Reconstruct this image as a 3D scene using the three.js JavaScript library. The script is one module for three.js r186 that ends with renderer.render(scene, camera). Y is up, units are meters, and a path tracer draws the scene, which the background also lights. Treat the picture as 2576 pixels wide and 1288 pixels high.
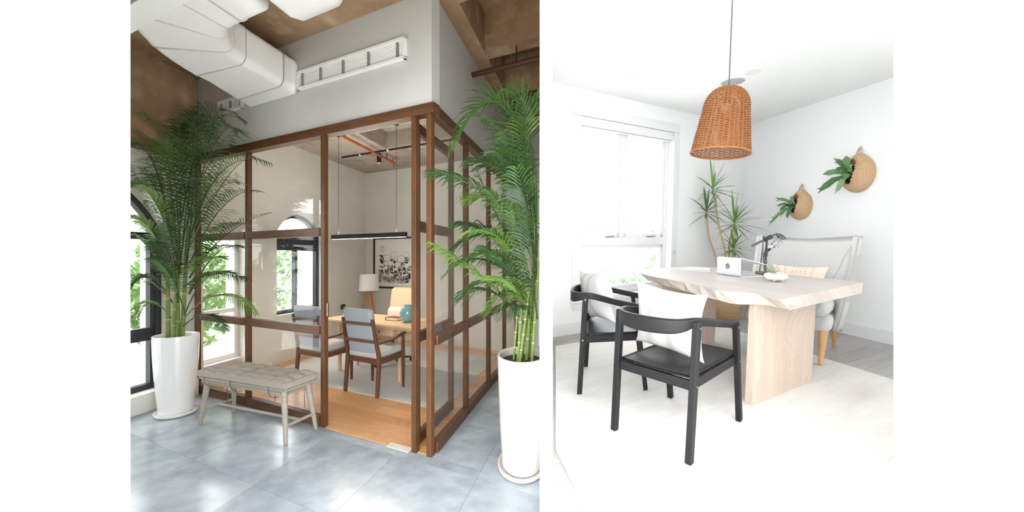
import * as THREE from 'three';
import { mergeGeometries } from 'three/addons/utils/BufferGeometryUtils.js';
import { RoundedBoxGeometry } from 'three/addons/geometries/RoundedBoxGeometry.js';
import { RectAreaLightUniformsLib } from 'three/addons/lights/RectAreaLightUniformsLib.js';

// ---------------------------------------------------------------- camera, sky, exposure
const scene = new THREE.Scene();
const renderer = new THREE.WebGLRenderer({ antialias: true });
renderer.toneMapping = THREE.LinearToneMapping;
renderer.toneMappingExposure = 1.0;
renderer.shadowMap.enabled = true;
RectAreaLightUniformsLib.init();
const camera = new THREE.PerspectiveCamera(67.71, 2, 0.05, 200);
camera.position.set(0, 1.5, 0);
camera.lookAt(0, 1.5, -5);
camera.setViewOffset(2576, 1288, 0, -12, 2576, 1288);   // lens shift: the eye level sits a little below mid-picture
camera.updateProjectionMatrix();
scene.background = new THREE.Color().setRGB(0.93, 0.97, 1.0);   // bright even overcast sky
scene.backgroundIntensity = 9.9;

// ---------------------------------------------------------------- helpers
let seed = 12345;
const rnd = () => ((seed = (seed * 1664525 + 1013904223) >>> 0) / 4294967296);
const rr = (a, b) => a + (b - a) * rnd();
const v3 = (x, y, z) => new THREE.Vector3(x, y, z);
const V = (X, y, Z) => new THREE.Vector3(X, y, -Z);       // Z is the distance into the building
const lin = (r, g, b) => new THREE.Color().setRGB(r, g, b);
const srgb = (r, g, b) => new THREE.Color(`rgb(${r},${g},${b})`);

const usedNames = new Set();
function numbered(n) { let k = n, i = 1; while (usedNames.has(k)) k = n + '_' + String(i++).padStart(3, '0'); usedNames.add(k); return k; }
function tag(o, label, category, group) { o.userData.label = label; o.userData.category = category; if (group) o.userData.group = group; return o; }
function thing(name, label, category, group) { const o = new THREE.Group(); o.name = numbered(name); scene.add(o); return tag(o, label, category, group); }
function mesh(parent, name, geo, mat, label) {
  const m = new THREE.Mesh(geo, mat); m.name = name; m.castShadow = m.receiveShadow = true; parent.add(m);
  if (label) m.userData.label = label; return m;
}
function struct(name, geo, mat, label, category) {
  const m = geo ? new THREE.Mesh(geo, mat) : new THREE.Group(); m.name = numbered(name); m.castShadow = m.receiveShadow = true;
  m.userData.kind = 'structure'; m.userData.label = label; m.userData.category = category; scene.add(m); return m;
}
function flat(g) { const h = g.index ? g.toNonIndexed() : g; for (const k of Object.keys(h.attributes)) if (!['position', 'normal', 'uv'].includes(k)) h.deleteAttribute(k); if (!h.attributes.uv) h.setAttribute('uv', new THREE.BufferAttribute(new Float32Array(h.attributes.position.count * 2), 2)); if (!h.attributes.normal) h.computeVertexNormals(); h.morphAttributes = {}; h.clearGroups(); return h; }
const merge = (...l) => mergeGeometries(l.flat(9).map(flat), false);
// texture coordinates in metres, by the main direction of each face; the grain runs along axis "along" (0 x, 1 y, 2 z)
function uvm(g, along = 1, du = 0, dv = 0) {
  g = flat(g); const p = g.attributes.position, n = g.attributes.normal, uv = g.attributes.uv;
  for (let i = 0; i < p.count; i++) {
    const q = [p.getX(i), p.getY(i), p.getZ(i)], a = [Math.abs(n.getX(i)), Math.abs(n.getY(i)), Math.abs(n.getZ(i))];
    const k = a[0] > a[1] ? (a[0] > a[2] ? 0 : 2) : (a[1] > a[2] ? 1 : 2), o = [0, 1, 2].filter((x) => x !== k);
    const u = o.includes(along) ? along : o[0], w = o.find((x) => x !== u);
    uv.setXY(i, q[u] + du, q[w] + dv);
  }
  return g;
}
const box = (w, h, d, x = 0, y = 0, z = 0, r = 0, along = 0) => uvm(r > 0 ? new RoundedBoxGeometry(w, h, d, 2, r) : new THREE.BoxGeometry(w, h, d), along, rr(0, 3), rr(0, 3)).translate(x, y, z);
// a squared bar from p to q: w across (level), t the other way
function bar(p, q, w, t, r = 0, up = v3(0, 1, 0), w1 = w, t1 = t) {
  const L = p.distanceTo(q), g = uvm(r > 0 ? new RoundedBoxGeometry(w, t, L, 2, r) : new THREE.BoxGeometry(w, t, L), 2, rr(0, 3), rr(0, 3));
  if (w1 !== w || t1 !== t) { const a = g.attributes.position; for (let i = 0; i < a.count; i++) { const k = a.getZ(i) / L + 0.5; a.setXY(i, a.getX(i) * (1 + (w1 / w - 1) * k), a.getY(i) * (1 + (t1 / t - 1) * k)); } }
  const z = q.clone().sub(p).normalize(); let x = up.clone().cross(z); if (x.lengthSq() < 1e-6) x = v3(1, 0, 0).cross(z); x.normalize();
  const y = z.clone().cross(x), m = new THREE.Matrix4().makeBasis(x, y, z); m.setPosition(p.clone().add(q).multiplyScalar(0.5));
  return g.applyMatrix4(m);
}
function rod(p, q, r0, r1 = r0, n = 12) {
  const L = p.distanceTo(q), g = new THREE.CylinderGeometry(r1, r0, L, n, 1);
  return flat(g.applyQuaternion(new THREE.Quaternion().setFromUnitVectors(v3(0, 1, 0), q.clone().sub(p).normalize())).translate((p.x + q.x) / 2, (p.y + q.y) / 2, (p.z + q.z) / 2));
}
const tube = (pts, r, n = 8, seg = pts.length * 5, closed = false) => flat(new THREE.TubeGeometry(new THREE.CatmullRomCurve3(pts, closed), seg, r, n, closed));
const lathe = (prof, n = 40) => flat(new THREE.LatheGeometry(prof.map((p) => new THREE.Vector2(...p)), n));
// plan polygon [[X, Z] ...] raised from y0 to y1
function prism(poly, y0, y1, along = 0, du = 0, dv = 0) {
  const s = new THREE.Shape(poly.map((p) => new THREE.Vector2(...p)));
  return uvm(new THREE.ExtrudeGeometry(s, { depth: y1 - y0, bevelEnabled: false }).rotateX(-Math.PI / 2).translate(0, y0, 0), along, du, dv);
}
function clip(sub, by) {   // both convex, counter-clockwise
  let out = sub;
  for (let i = 0; i < by.length && out.length; i++) {
    const a = by[i], b = by[(i + 1) % by.length], side = (p) => (b[0] - a[0]) * (p[1] - a[1]) - (b[1] - a[1]) * (p[0] - a[0]), inp = out; out = [];
    for (let j = 0; j < inp.length; j++) {
      const p = inp[j], q = inp[(j + 1) % inp.length], sp = side(p), sq = side(q);
      if (sp >= 0) out.push(p);
      if (sp * sq < 0) { const t = sp / (sp - sq); out.push([p[0] + (q[0] - p[0]) * t, p[1] + (q[1] - p[1]) * t]); }
    }
  }
  return out;
}
const ccw = (p) => { let s = 0; p.forEach((a, i) => { const b = p[(i + 1) % p.length]; s += a[0] * b[1] - b[0] * a[1]; }); return s > 0 ? p : [...p].reverse(); };
const area = (p) => { let s = 0; p.forEach((a, i) => { const b = p[(i + 1) % p.length]; s += a[0] * b[1] - b[0] * a[1]; }); return Math.abs(s) / 2; };
// a wall along the plan line p -> q, "thick" to the side given by sign, with openings {s0, s1, y0, y1, arch}
function wallGeo(p, q, thick, y0, y1, holes = [], sign = 1) {
  const L = Math.hypot(q[0] - p[0], q[1] - p[1]), s = new THREE.Shape([[0, y0], [L, y0], [L, y1], [0, y1]].map((a) => new THREE.Vector2(...a)));
  for (const h of holes) s.holes.push(openPath(h));
  let g = new THREE.ExtrudeGeometry(s, { depth: thick, bevelEnabled: false, curveSegments: 20 });
  const d = v3((q[0] - p[0]) / L, 0, -(q[1] - p[1]) / L), up = v3(0, 1, 0), n = d.clone().cross(up);
  if (sign < 0) g.translate(0, 0, -thick);
  g = uvm(g, 0);
  return g.applyMatrix4(new THREE.Matrix4().makeBasis(d, up, n).setPosition(p[0], 0, -p[1]));
}
function openPath(h) {
  const P = new THREE.Path(); P.moveTo(h.s0, h.y0); P.lineTo(h.s0, h.y1);
  if (h.arch) { const w = (h.s1 - h.s0) / 2, c = (h.s0 + h.s1) / 2, R = (w * w + h.arch * h.arch) / (2 * h.arch), a = Math.asin(Math.min(1, w / R)), N = 20; for (let i = 1; i <= N; i++) { const t = -a + (2 * a * i) / N; P.lineTo(c + R * Math.sin(t), h.y1 + h.arch - R + R * Math.cos(t)); } }
  else P.lineTo(h.s1, h.y1);
  P.lineTo(h.s1, h.y0); P.closePath(); return P;
}

// ---------------------------------------------------------------- surface patterns (colour, grain, weave only)
const hash = (x, y, s) => { let h = (x * 374761393 + y * 668265263 + s * 2147483647) | 0; h = Math.imul(h ^ (h >>> 13), 1274126177); return ((h ^ (h >>> 16)) >>> 0) / 4294967296; };
function noise(x, y, px, py, s = 0) {
  const xi = Math.floor(x), yi = Math.floor(y), fx = x - xi, fy = y - yi, u = fx * fx * (3 - 2 * fx), w = fy * fy * (3 - 2 * fy), m = (a, b) => ((a % b) + b) % b;
  const a = hash(m(xi, px), m(yi, py), s), b = hash(m(xi + 1, px), m(yi, py), s), c = hash(m(xi, px), m(yi + 1, py), s), d = hash(m(xi + 1, px), m(yi + 1, py), s);
  return a + (b - a) * u + (c - a) * w + (a - b - c + d) * u * w;
}
function fbm(x, y, fx, fy, o = 4, s = 0) { let t = 0, a = 0.5, n = 0; for (let i = 0; i < o; i++) { t += a * noise(x * fx, y * fy, fx, fy, s + i * 17); n += a; a *= 0.55; fx *= 2; fy *= 2; } return t / n; }
function tex(size, metres, fn, colour = true) {
  const d = new Uint8Array(size * size * 4);
  for (let j = 0; j < size; j++) for (let i = 0; i < size; i++) { const c = fn(i / size, j / size), k = (j * size + i) * 4; for (let n = 0; n < 3; n++) d[k + n] = Math.max(0, Math.min(255, Array.isArray(c) ? c[n] : c)); d[k + 3] = 255; }
  const t = new THREE.DataTexture(d, size, size); t.wrapS = t.wrapT = THREE.RepeatWrapping; t.magFilter = THREE.LinearFilter; t.minFilter = THREE.LinearFilter;
  t.repeat.set(1 / metres, 1 / metres); if (colour) t.colorSpace = THREE.SRGBColorSpace; t.needsUpdate = true; return t;
}
const mixc = (a, b, t) => a.map((x, i) => x + (b[i] - x) * t);
const woodTex = (a, b, metres, s, fx = 2, fy = 26) => tex(512, metres, (x, y) => {
  const w = fbm(x, y, 2, 4, 3, s), g = fbm(x + 0, y, fx, fy, 4, s + 3), f = fbm(x, y, 4, 120, 2, s + 9);
  return mixc(a, b, Math.min(1, Math.max(0, 0.75 * g + 0.5 * (Math.sin((y * 18 + w * 9) * 6.283) * 0.5 + 0.5) * 0.35 + 0.35 * f - 0.2)));
});
const T = {
  frame: woodTex([114, 72, 40], [66, 40, 22], 1.2, 1),
  oak: woodTex([240, 190, 138], [206, 146, 92], 1.6, 2, 2, 14),
  chair: woodTex([118, 76, 50], [74, 44, 28], 0.9, 3),
  light: woodTex([230, 200, 164], [206, 170, 130], 1.0, 4),
  desk: woodTex([212, 204, 197], [184, 174, 166], 1.3, 5, 2, 12),
  deskDark: woodTex([230, 220, 211], [200, 185, 172], 1.0, 6, 2, 12),
  plank: woodTex([184, 181, 177], [154, 150, 145], 1.4, 7, 2, 16),
  concrete: tex(512, 2.2, (x, y) => { const a = fbm(x, y, 3, 3, 5, 31), b = fbm(x, y, 14, 14, 4, 41), c = fbm(x, y, 5, 2, 4, 51); let k = mixc([206, 176, 144], [138, 106, 76], Math.min(1, a * 1.1)); k = mixc(k, [226, 204, 176], Math.max(0, b - 0.52) * 1.4); return mixc(k, [104, 82, 64], Math.max(0, c - 0.6) * 1.6); }),
  concreteGrey: tex(512, 2.0, (x, y) => { const a = fbm(x, y, 3, 3, 5, 33), b = fbm(x, y, 12, 12, 4, 43); return mixc(mixc([204, 196, 184], [150, 138, 124], Math.min(1, a * 1.05)), [132, 110, 92], Math.max(0, b - 0.55) * 2); }),
  tile: tex(512, 1.48, (x, y) => { const a = fbm(x, y, 4, 4, 5, 61), b = fbm(x, y, 13, 15, 4, 71); return mixc([190, 198, 203], [142, 152, 159], Math.min(1, Math.max(0, a * 0.9 + (b - 0.5) * 0.9))); }),
  plaster: tex(256, 1.5, (x, y) => 236 + 16 * fbm(x, y, 4, 4, 4, 81)),
  weave: tex(256, 0.12, (x, y) => 196 + 40 * ((Math.sin(x * 6.283 * 32) * Math.sin(y * 6.283 * 32)) * 0.5 + 0.5) + 24 * (fbm(x, y, 32, 32, 2, 91) - 0.5)),
  weaveBump: tex(256, 0.12, (x, y) => 128 + 100 * Math.sin(x * 6.283 * 24) * Math.sin(y * 6.283 * 24), false),
  rug: tex(512, 1.7, (x, y) => { const a = fbm(x, y, 3, 40, 4, 101), b = fbm(x, y, 60, 60, 2, 111), st = Math.max(0, fbm(x, y, 2, 9, 3, 121) - 0.55) * 2.2; return mixc(mixc([232, 230, 227], [218, 214, 208], a), [200, 193, 184], Math.min(0.6, st)).map((k) => k - 8 * b); }),
  jute: tex(256, 0.1, (x, y) => mixc([236, 206, 170], [190, 152, 114], Math.min(1, fbm(x, y, 16, 22, 3, 131) * 1.1))),
  wicker: tex(256, 0.3, (x, y) => mixc([190, 130, 74], [120, 72, 36], Math.min(1, fbm(x, y, 6, 10, 4, 141) * 1.15))),
  bump: tex(512, 2.0, (x, y) => 255 * fbm(x, y, 12, 12, 5, 151), false),
};
const M = (o) => new THREE.MeshPhysicalMaterial({ side: THREE.DoubleSide, roughness: 0.6, ...o });
const mat = {
  frame: M({ map: T.frame, roughness: 0.42 }),
  oak: [0, 1, 2].map((i) => M({ map: T.oak, color: lin(1 - i * 0.07, 1 - i * 0.08, 1 - i * 0.09), roughness: 0.32 })),
  chairWood: M({ map: T.chair, roughness: 0.4 }),
  lightWood: M({ map: T.light, roughness: 0.5 }),
  concrete: M({ map: T.concrete, roughness: 0.9, bumpMap: T.bump, bumpScale: 0.006 }),
  concreteGrey: M({ map: T.concreteGrey, roughness: 0.9, bumpMap: T.bump, bumpScale: 0.006 }),
  tile: [0, 1, 2, 3].map((i) => M({ map: T.tile, color: lin(1 - i * 0.04, 1 - i * 0.04, 1 - i * 0.04), roughness: 0.2 })),
  grout: M({ color: srgb(164, 170, 172), roughness: 0.9 }),
  wallGrey: M({ map: T.plaster, color: srgb(212, 210, 204), roughness: 0.85 }),
  wallBeige: M({ map: T.plaster, color: srgb(226, 223, 214), roughness: 0.85 }),
  white: M({ map: T.plaster, color: lin(0.9, 0.9, 0.9), roughness: 0.8 }),
  whiteR: M({ color: lin(0.93, 0.93, 0.925), roughness: 0.7 }),
  trim: M({ color: lin(0.82, 0.82, 0.82), roughness: 0.35 }),
  duct: M({ color: srgb(246, 244, 240), roughness: 0.38 }),
  ductSeam: M({ color: srgb(216, 211, 203), roughness: 0.5 }),
  dark: M({ color: srgb(44, 48, 54), roughness: 0.4 }),
  black: M({ color: srgb(28, 26, 26), roughness: 0.45 }),
  glass: M({ color: 0xffffff, transmission: 1, thickness: 0, roughness: 0, ior: 1.5 }),
  ceramic: M({ color: srgb(238, 237, 234), roughness: 0.16, clearcoat: 0.5 }),
  ceramicWarm: M({ color: srgb(224, 215, 207), roughness: 0.2, clearcoat: 0.4 }),
  soil: M({ color: srgb(64, 48, 36), roughness: 1 }),
  plank: [0, 1, 2].map((i) => M({ map: T.plank, color: lin(1 - i * 0.05, 1 - i * 0.05, 1 - i * 0.05), roughness: 0.45 })),
  ground: M({ color: srgb(226, 224, 218), roughness: 0.95 }),
};
const metal = (r, g, b, rough = 0.3) => M({ color: srgb(r, g, b), metalness: 1, roughness: rough });
// ---------------------------------------------------------------- plan of the left hall: corner of the glass room, its front runs along A, its side along B
const cn = [-0.616, 2.927], aH = [-0.8999, 0.43609], bH = [0.20786, 0.97816];
const PL = (a, b) => [cn[0] + a * aH[0] + b * bH[0], cn[1] + a * aH[1] + b * bH[1]];
const P3 = (a, y, b) => { const p = PL(a, b); return V(p[0], y, p[1]); };
const A3 = v3(aH[0], 0, -aH[1]), B3 = v3(bH[0], 0, -bH[1]);
const CEIL = 3.58, BEAM = 2.7, AW = 3.354, BD = 3.35, FRONT = 1.35, FT = 0.12, KL = 0.0948, KR = 0.1042;
const hall = ccw([[-4.255, 1.47], [KL * 1.47, 1.47], [0.566, 5.97], [-2.938, 7.664]]);
const slab = (a0, a1, b0, b1) => ccw([PL(a0, b0), PL(a1, b0), PL(a1, b1), PL(a0, b1)]);

// white front wall: a left pier, a right pier, a slim post between the two openings and a lintel above
struct('wall_front_left', prism(ccw([[-9, FRONT], [-1.47, FRONT], [-1.47, FRONT + FT], [-9, FRONT + FT]]), -0.1, 4.6), mat.white, 'plain white wall left of the hall opening', 'wall');
struct('wall_front_right', prism(ccw([[1.47, FRONT], [9, FRONT], [9, FRONT + FT], [1.47, FRONT + FT]]), -0.1, 4.6), mat.white, 'plain white wall right of the study opening', 'wall');
struct('wall_middle', merge(
  prism(ccw([[0.107, FRONT], [0.1434, FRONT], [0.1434, FRONT + FT], [0.107, FRONT + FT]]), -0.1, 4.6),
  prism(ccw([[KL * 1.47, 1.47], [KR * 1.47, 1.47], [KR * 7.3, 7.3], [KL * 7.3, 7.3]]), -0.1, 4.6)), mat.white, 'narrow white partition end between the hall and the study', 'wall');
struct('wall_front_top', merge(prism(ccw([[-1.47, FRONT], [0.107, FRONT], [0.107, FRONT + FT], [-1.47, FRONT + FT]]), 2.54, 4.6), prism(ccw([[0.1434, FRONT], [1.47, FRONT], [1.47, FRONT + FT], [0.1434, FRONT + FT]]), 2.9, 4.6)), mat.white, 'unseen white lintel above both openings, lowered to limit sky light', 'wall');  // lintel out of view, its heights set to limit incoming sky light
struct('added_canopy', prism(ccw([[-9, -0.4], [9, -0.4], [9, FRONT], [-9, FRONT]]), 2.95, 3.07), mat.white, 'white canopy added out of view to cut overhead sky light', 'roof');  // canopy added out of view, keeps overhead sky light off the front floors
struct('floor_terrace', prism(ccw([[-12, -8], [12, -8], [12, 1.47], [-12, 1.47]]), -0.3, -0.1), mat.ground, 'pale paving in front of the white wall', 'paving');

// hall floor: large grey tiles with recessed joints
const floor = struct('floor', prism(hall, -0.1, -0.004), mat.grout, 'glossy grey tiled floor of the hall', 'floor');
{
  const S = 0.74, g = 0.0009, front = slab(-6, 12, -6, -0.002), side = slab(-6, -0.002, -0.002, 9);
  for (let i = -4; i < 8; i++) for (let j = -4; j < 8; j++) {
    const a0 = 0.3 + i * S, b0 = -0.11 + j * S, q = slab(a0 + g, a0 + S - g, b0 + g, b0 + S - g);
    for (const part of [front, side]) { const p = clip(clip(q, part), hall); if (p.length > 2 && area(p) > 0.004) mesh(floor, 'tile', prism(p, -0.004, 0, 0, rr(0, 2), rr(0, 2)), mat.tile[(i * 7 + j * 3 + 40) % 4]); }
  }
}
// oak floor of the glass room
const oak = struct('floor_meeting', prism(slab(0, AW, 0, BD), -0.003, -0.001), mat.grout, 'honey oak plank floor of the glass room', 'floor');
for (let r = 0, W = 0.152; r < 22; r++) {
  let a = -rr(0, 1.2); while (a < AW) { const L = rr(1.1, 1.7), a0 = Math.max(0.002, a), a1 = Math.min(AW - 0.01, a + L - 0.0015); a += L; if (a1 - a0 < 0.05) continue;
    const g = uvm(new THREE.BoxGeometry(a1 - a0, 0.006, Math.min(W - 0.0015, BD - r * W)), 0, rr(0, 5), rr(0, 5));
    const m = mesh(oak, 'plank', g, mat.oak[Math.floor(rnd() * 3)]); m.position.copy(P3((a0 + a1) / 2, 0.002, r * W + W / 2)); m.rotation.y = Math.atan2(-A3.z, A3.x); }
}
// left wall with its arched windows
const wl0 = [-4.255, 1.47], wl1 = [-2.938, 7.664], wlL = Math.hypot(wl1[0] - wl0[0], wl1[1] - wl0[1]), onL = (s) => [wl0[0] + (wl1[0] - wl0[0]) * s / wlL, wl0[1] + (wl1[1] - wl0[1]) * s / wlL];
const opA = { s0: 0.72, s1: 2.63, y0: 0.18, y1: 1.78, arch: 0.66 }, opC = { s0: 0.08, s1: 0.62, y0: 0.25, y1: 1.86 }, opB = { s0: 1.14, s1: 2.12, y0: 0.7, y1: 1.92, arch: 0.3 };
const sIn = 2.99;
struct('wall_left', wallGeo(wl0, onL(sIn), 0.3, -0.1, 4.1, [opA], -1), mat.wallBeige, 'pale wall with a tall arched window behind the left palm', 'wall');
struct('wall_left_inner', wallGeo(onL(sIn), wl1, 0.3, -0.1, 4.1, [opC, opB], -1), mat.wallBeige, 'beige side wall inside the glass room', 'wall');
struct('beam_left', wallGeo(wl0, onL(sIn - 0.05), 0.05, 2.62, CEIL, [], 1), mat.concrete, 'rough brown concrete band above the arched window', 'beam');
struct('wall_back', wallGeo(wl1, [0.566, 5.97], 0.2, -0.1, 4.1, [], -1), mat.wallBeige, 'plain back wall of the glass room and passage', 'wall');
struct('trim_ledge', wallGeo(wl0, onL(sIn - 0.08), 0.13, 0, 0.18, [], 1), mat.wallBeige, 'low pale ledge under the arched window', 'ledge');

function archWindow(p, q, o, bars, label, fm = mat.dark, inn = 0) {
  const w = new THREE.Group(); w.name = numbered('window_' + (++winN)); w.userData = { kind: 'structure', label, category: 'window' }; scene.add(w);
  const grow = (h, e) => ({ s0: h.s0 + e, s1: h.s1 - e, y0: h.y0 + e, y1: h.y1 - (h.arch ? 0 : e), arch: h.arch ? h.arch - e : 0 });
  const ring = new THREE.Shape(openPath(o).getPoints()); ring.holes.push(openPath(grow(o, 0.055)));
  const d = v3(q[0] - p[0], 0, p[1] - q[1]).normalize(), n = d.clone().cross(v3(0, 1, 0)), m = new THREE.Matrix4().makeBasis(d, v3(0, 1, 0), n).setPosition(p[0], 0, -p[1]);
  const put = (g) => uvm(g, 0).applyMatrix4(m);
  mesh(w, 'frame', put(new THREE.ExtrudeGeometry(ring, { depth: 0.07, bevelEnabled: false }).translate(0, 0, -0.17 + inn)), fm);
  for (const [s0, s1, y0, y1] of bars) mesh(w, 'glazing_bar', put(new THREE.BoxGeometry(s1 - s0, y1 - y0, 0.06).translate((s0 + s1) / 2, (y0 + y1) / 2, -0.135 + inn)), fm);
  mesh(w, 'pane', put(new THREE.ShapeGeometry(new THREE.Shape(openPath(grow(o, 0.05)).getPoints())).translate(0, 0, -0.14 + inn)), mat.glass);
  return w;
}
let winN = 0;
archWindow(wl0, onL(sIn), opA, [[2.53, 2.575, 0.2, 2.0], [0.77, 2.58, 0.68, 0.81], [0.77, 2.58, 1.72, 1.79], [1.6, 1.66, 0.2, 2.4]], 'arched window with dark frame behind the left palm', mat.dark, 0.09);
archWindow(onL(sIn), wl1, opC, [[0.12, 0.58, 0.84, 0.89]], 'narrow window at the left end of the glass room', mat.duct);
archWindow(onL(sIn), wl1, opB, [[1.18, 2.08, 1.66, 1.9], [1.6, 1.65, 0.74, 1.7]], 'arched window seen through the glass front');

// ceilings; 
const SKY = 1.47;
const ceiling = struct('ceiling', prism(clip(clip(hall, slab(0, 12, -8, 12)), ccw([[-9, SKY], [9, SKY], [9, 20], [-9, 20]])), CEIL, CEIL + 0.15), mat.concrete, 'brown rough concrete ceiling over the hall', 'ceiling');
mesh(ceiling, 'coffer_slab', prism(clip(clip(hall, slab(-8, 0, -8, 12)), ccw([[-9, SKY], [9, SKY], [9, 20], [-9, 20]])), 3.96, 4.1), mat.concrete);
for (const [a0, a1, b0, b1] of [[-0.16, 0, -0.2, 4], ...[0.07, 0.95, 1.83, 2.71].map((b) => [-4, -0.16, b, b + 0.16])]) { const p = clip(slab(a0, a1, b0, b1), hall); if (p.length > 2) mesh(ceiling, 'beam', prism(p, CEIL, 3.96, 0, rr(0, 2), rr(0, 2)), mat.concrete); }
struct('ceiling_meeting', merge([[0.101, AW, 0.101, 0.42], [0.101, 0.3, 0.42, 1.23], [1.95, AW, 0.42, 1.23], [0.101, AW, 1.23, 1.47], [0.101, 0.3, 1.47, 2.18], [2.0, AW, 1.47, 2.18], [0.101, AW, 2.18, BD]].map(([a, b, c, d]) => prism(slab(a, b, c, d), 3.25, 3.5)), prism(slab(0.101, AW, 0.101, BD), 3.5, CEIL - 0.002)), mat.concreteGrey, 'concrete ceiling with sunken panels inside the glass room', 'ceiling');
struct('wall_soffit_front', wallGeo(PL(0, 0), PL(AW, 0), 0.1, BEAM, CEIL, [{ s0: 0.255, s1: 1.525, y0: 3.115, y1: 3.255 }, { s0: 2.44, s1: 2.84, y0: 3.11, y1: 3.21 }], 1), mat.wallGrey, 'smooth grey-white wall above the glass front', 'wall');
struct('wall_soffit_side', wallGeo(PL(0, 0.1), PL(0, BD), 0.1, BEAM, CEIL, [], -1), mat.wallGrey, 'smooth grey-white wall above the glass side', 'wall');

// ---------------------------------------------------------------- glass room partitions
const post = (a, b, w = 0.075, y0 = 0, y1 = BEAM, d = A3) => bar(P3(a, y0, b), P3(a, y1, b), w, w, 0.004, d);
{
  const g = thing('glass_partition', 'brown timber glass front behind the bench with three rows of panes', 'partition');
  for (const a of [0, 0.158, 1.2, 2.345, AW - 0.04]) mesh(g, 'post', post(a === 0 ? 0.012 : a, 0.0, 0.046), mat.frame);
  mesh(g, 'top_beam', bar(P3(-0.045, BEAM - 0.04, 0), P3(AW, BEAM - 0.04, 0), 0.085, 0.08, 0.004), mat.frame);
  for (const [a0, a1] of [[1.2, 2.345], [2.345, AW - 0.04]]) {
    for (const [y, h] of [[1.76, 0.075], [0.87, 0.075], [0.05, 0.09]]) mesh(g, 'rail', bar(P3(a0 + 0.035, y, 0), P3(a1 - 0.035, y, 0), 0.06, h, 0.004), mat.frame);
    for (const [y0, y1] of [[0.09, 0.835], [0.905, 1.725], [1.795, BEAM - 0.075]]) mesh(g, 'pane', quad(P3(a0, y0, 0), P3(a1, y0, 0), P3(a1, y1, 0), P3(a0, y1, 0)), mat.glass);
  }
  mesh(g, 'latch_plate', bar(P3(1.156, 1.0, 0.0), P3(1.156, 1.12, 0.0), 0.02, 0.012, 0.003, A3), metal(180, 160, 130));
  const s = thing('glass_partition', 'brown timber glass side wall running back beside the right palm', 'partition');
  for (const b of [0.8, 1.62, 2.44, 3.28]) mesh(s, 'post', post(0, b, 0.045), mat.frame);
  mesh(s, 'top_beam', bar(P3(0, BEAM - 0.04, 0.04), P3(0, BEAM - 0.04, BD - 0.01), 0.08, 0.08, 0.004), mat.frame);
  const bs = [0.02, 0.8, 1.62, 2.44, 3.28];
  for (let i = 0; i < 4; i++) {
    for (const [y, h] of [[0.88, 0.075], [0.045, 0.085]]) mesh(s, 'rail', bar(P3(0, y, bs[i] + 0.03), P3(0, y, bs[i + 1] - 0.03), 0.06, h, 0.004), mat.frame);
    for (const [y0, y1] of [[0.085, 0.845], [0.915, BEAM - 0.075]]) mesh(s, 'pane', quad(P3(0, y0, bs[i]), P3(0, y0, bs[i + 1]), P3(0, y1, bs[i + 1]), P3(0, y1, bs[i])), mat.glass);
  }
  const d = thing('glass_door', 'open timber glass door folded back inside the glass room corner', 'door'), da = 0.19;
  for (const b of [0.075, 0.84]) mesh(d, 'stile', post(da, b, 0.045, 0.012, BEAM - 0.09), mat.frame);
  for (const [y, h] of [[1.78, 0.085], [0.88, 0.085], [0.06, 0.09], [BEAM - 0.13, 0.08]]) mesh(d, 'rail', bar(P3(da, y, 0.1), P3(da, y, 0.815), 0.045, h, 0.003), mat.frame);
  for (const [y0, y1] of [[0.1, 0.84], [0.92, 1.74], [1.82, BEAM - 0.165]]) mesh(d, 'pane', quad(P3(da, y0, 0.1), P3(da, y0, 0.815), P3(da, y1, 0.815), P3(da, y1, 0.1)), mat.glass);
  const t = thing('door_threshold', 'small worn white stone strip at the foot of the open door', 'threshold');
  mesh(t, 'strip', prism(slab(0.2, 0.43, -0.05, 0.02), 0.0055, 0.012), M({ map: T.plaster, color: srgb(230, 222, 210), roughness: 0.8 }));
  const t2 = thing('floor_strip', 'thin oak edging strip between grey tiles and oak planks', 'edging');
  mesh(t2, 'strip', prism(slab(0.44, 1.15, -0.03, 0.012), 0.0055, 0.01), mat.oak[0]);
}
function quad(a, b, c, d) {
  const g = new THREE.BufferGeometry(), p = [a, b, c, a, c, d].flatMap((q) => [q.x, q.y, q.z]);
  g.setAttribute('position', new THREE.Float32BufferAttribute(p, 3)); g.setAttribute('uv', new THREE.Float32BufferAttribute([0, 0, 1, 0, 1, 1, 0, 0, 1, 1, 0, 1], 2)); g.computeVertexNormals(); return g;
}

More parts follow.
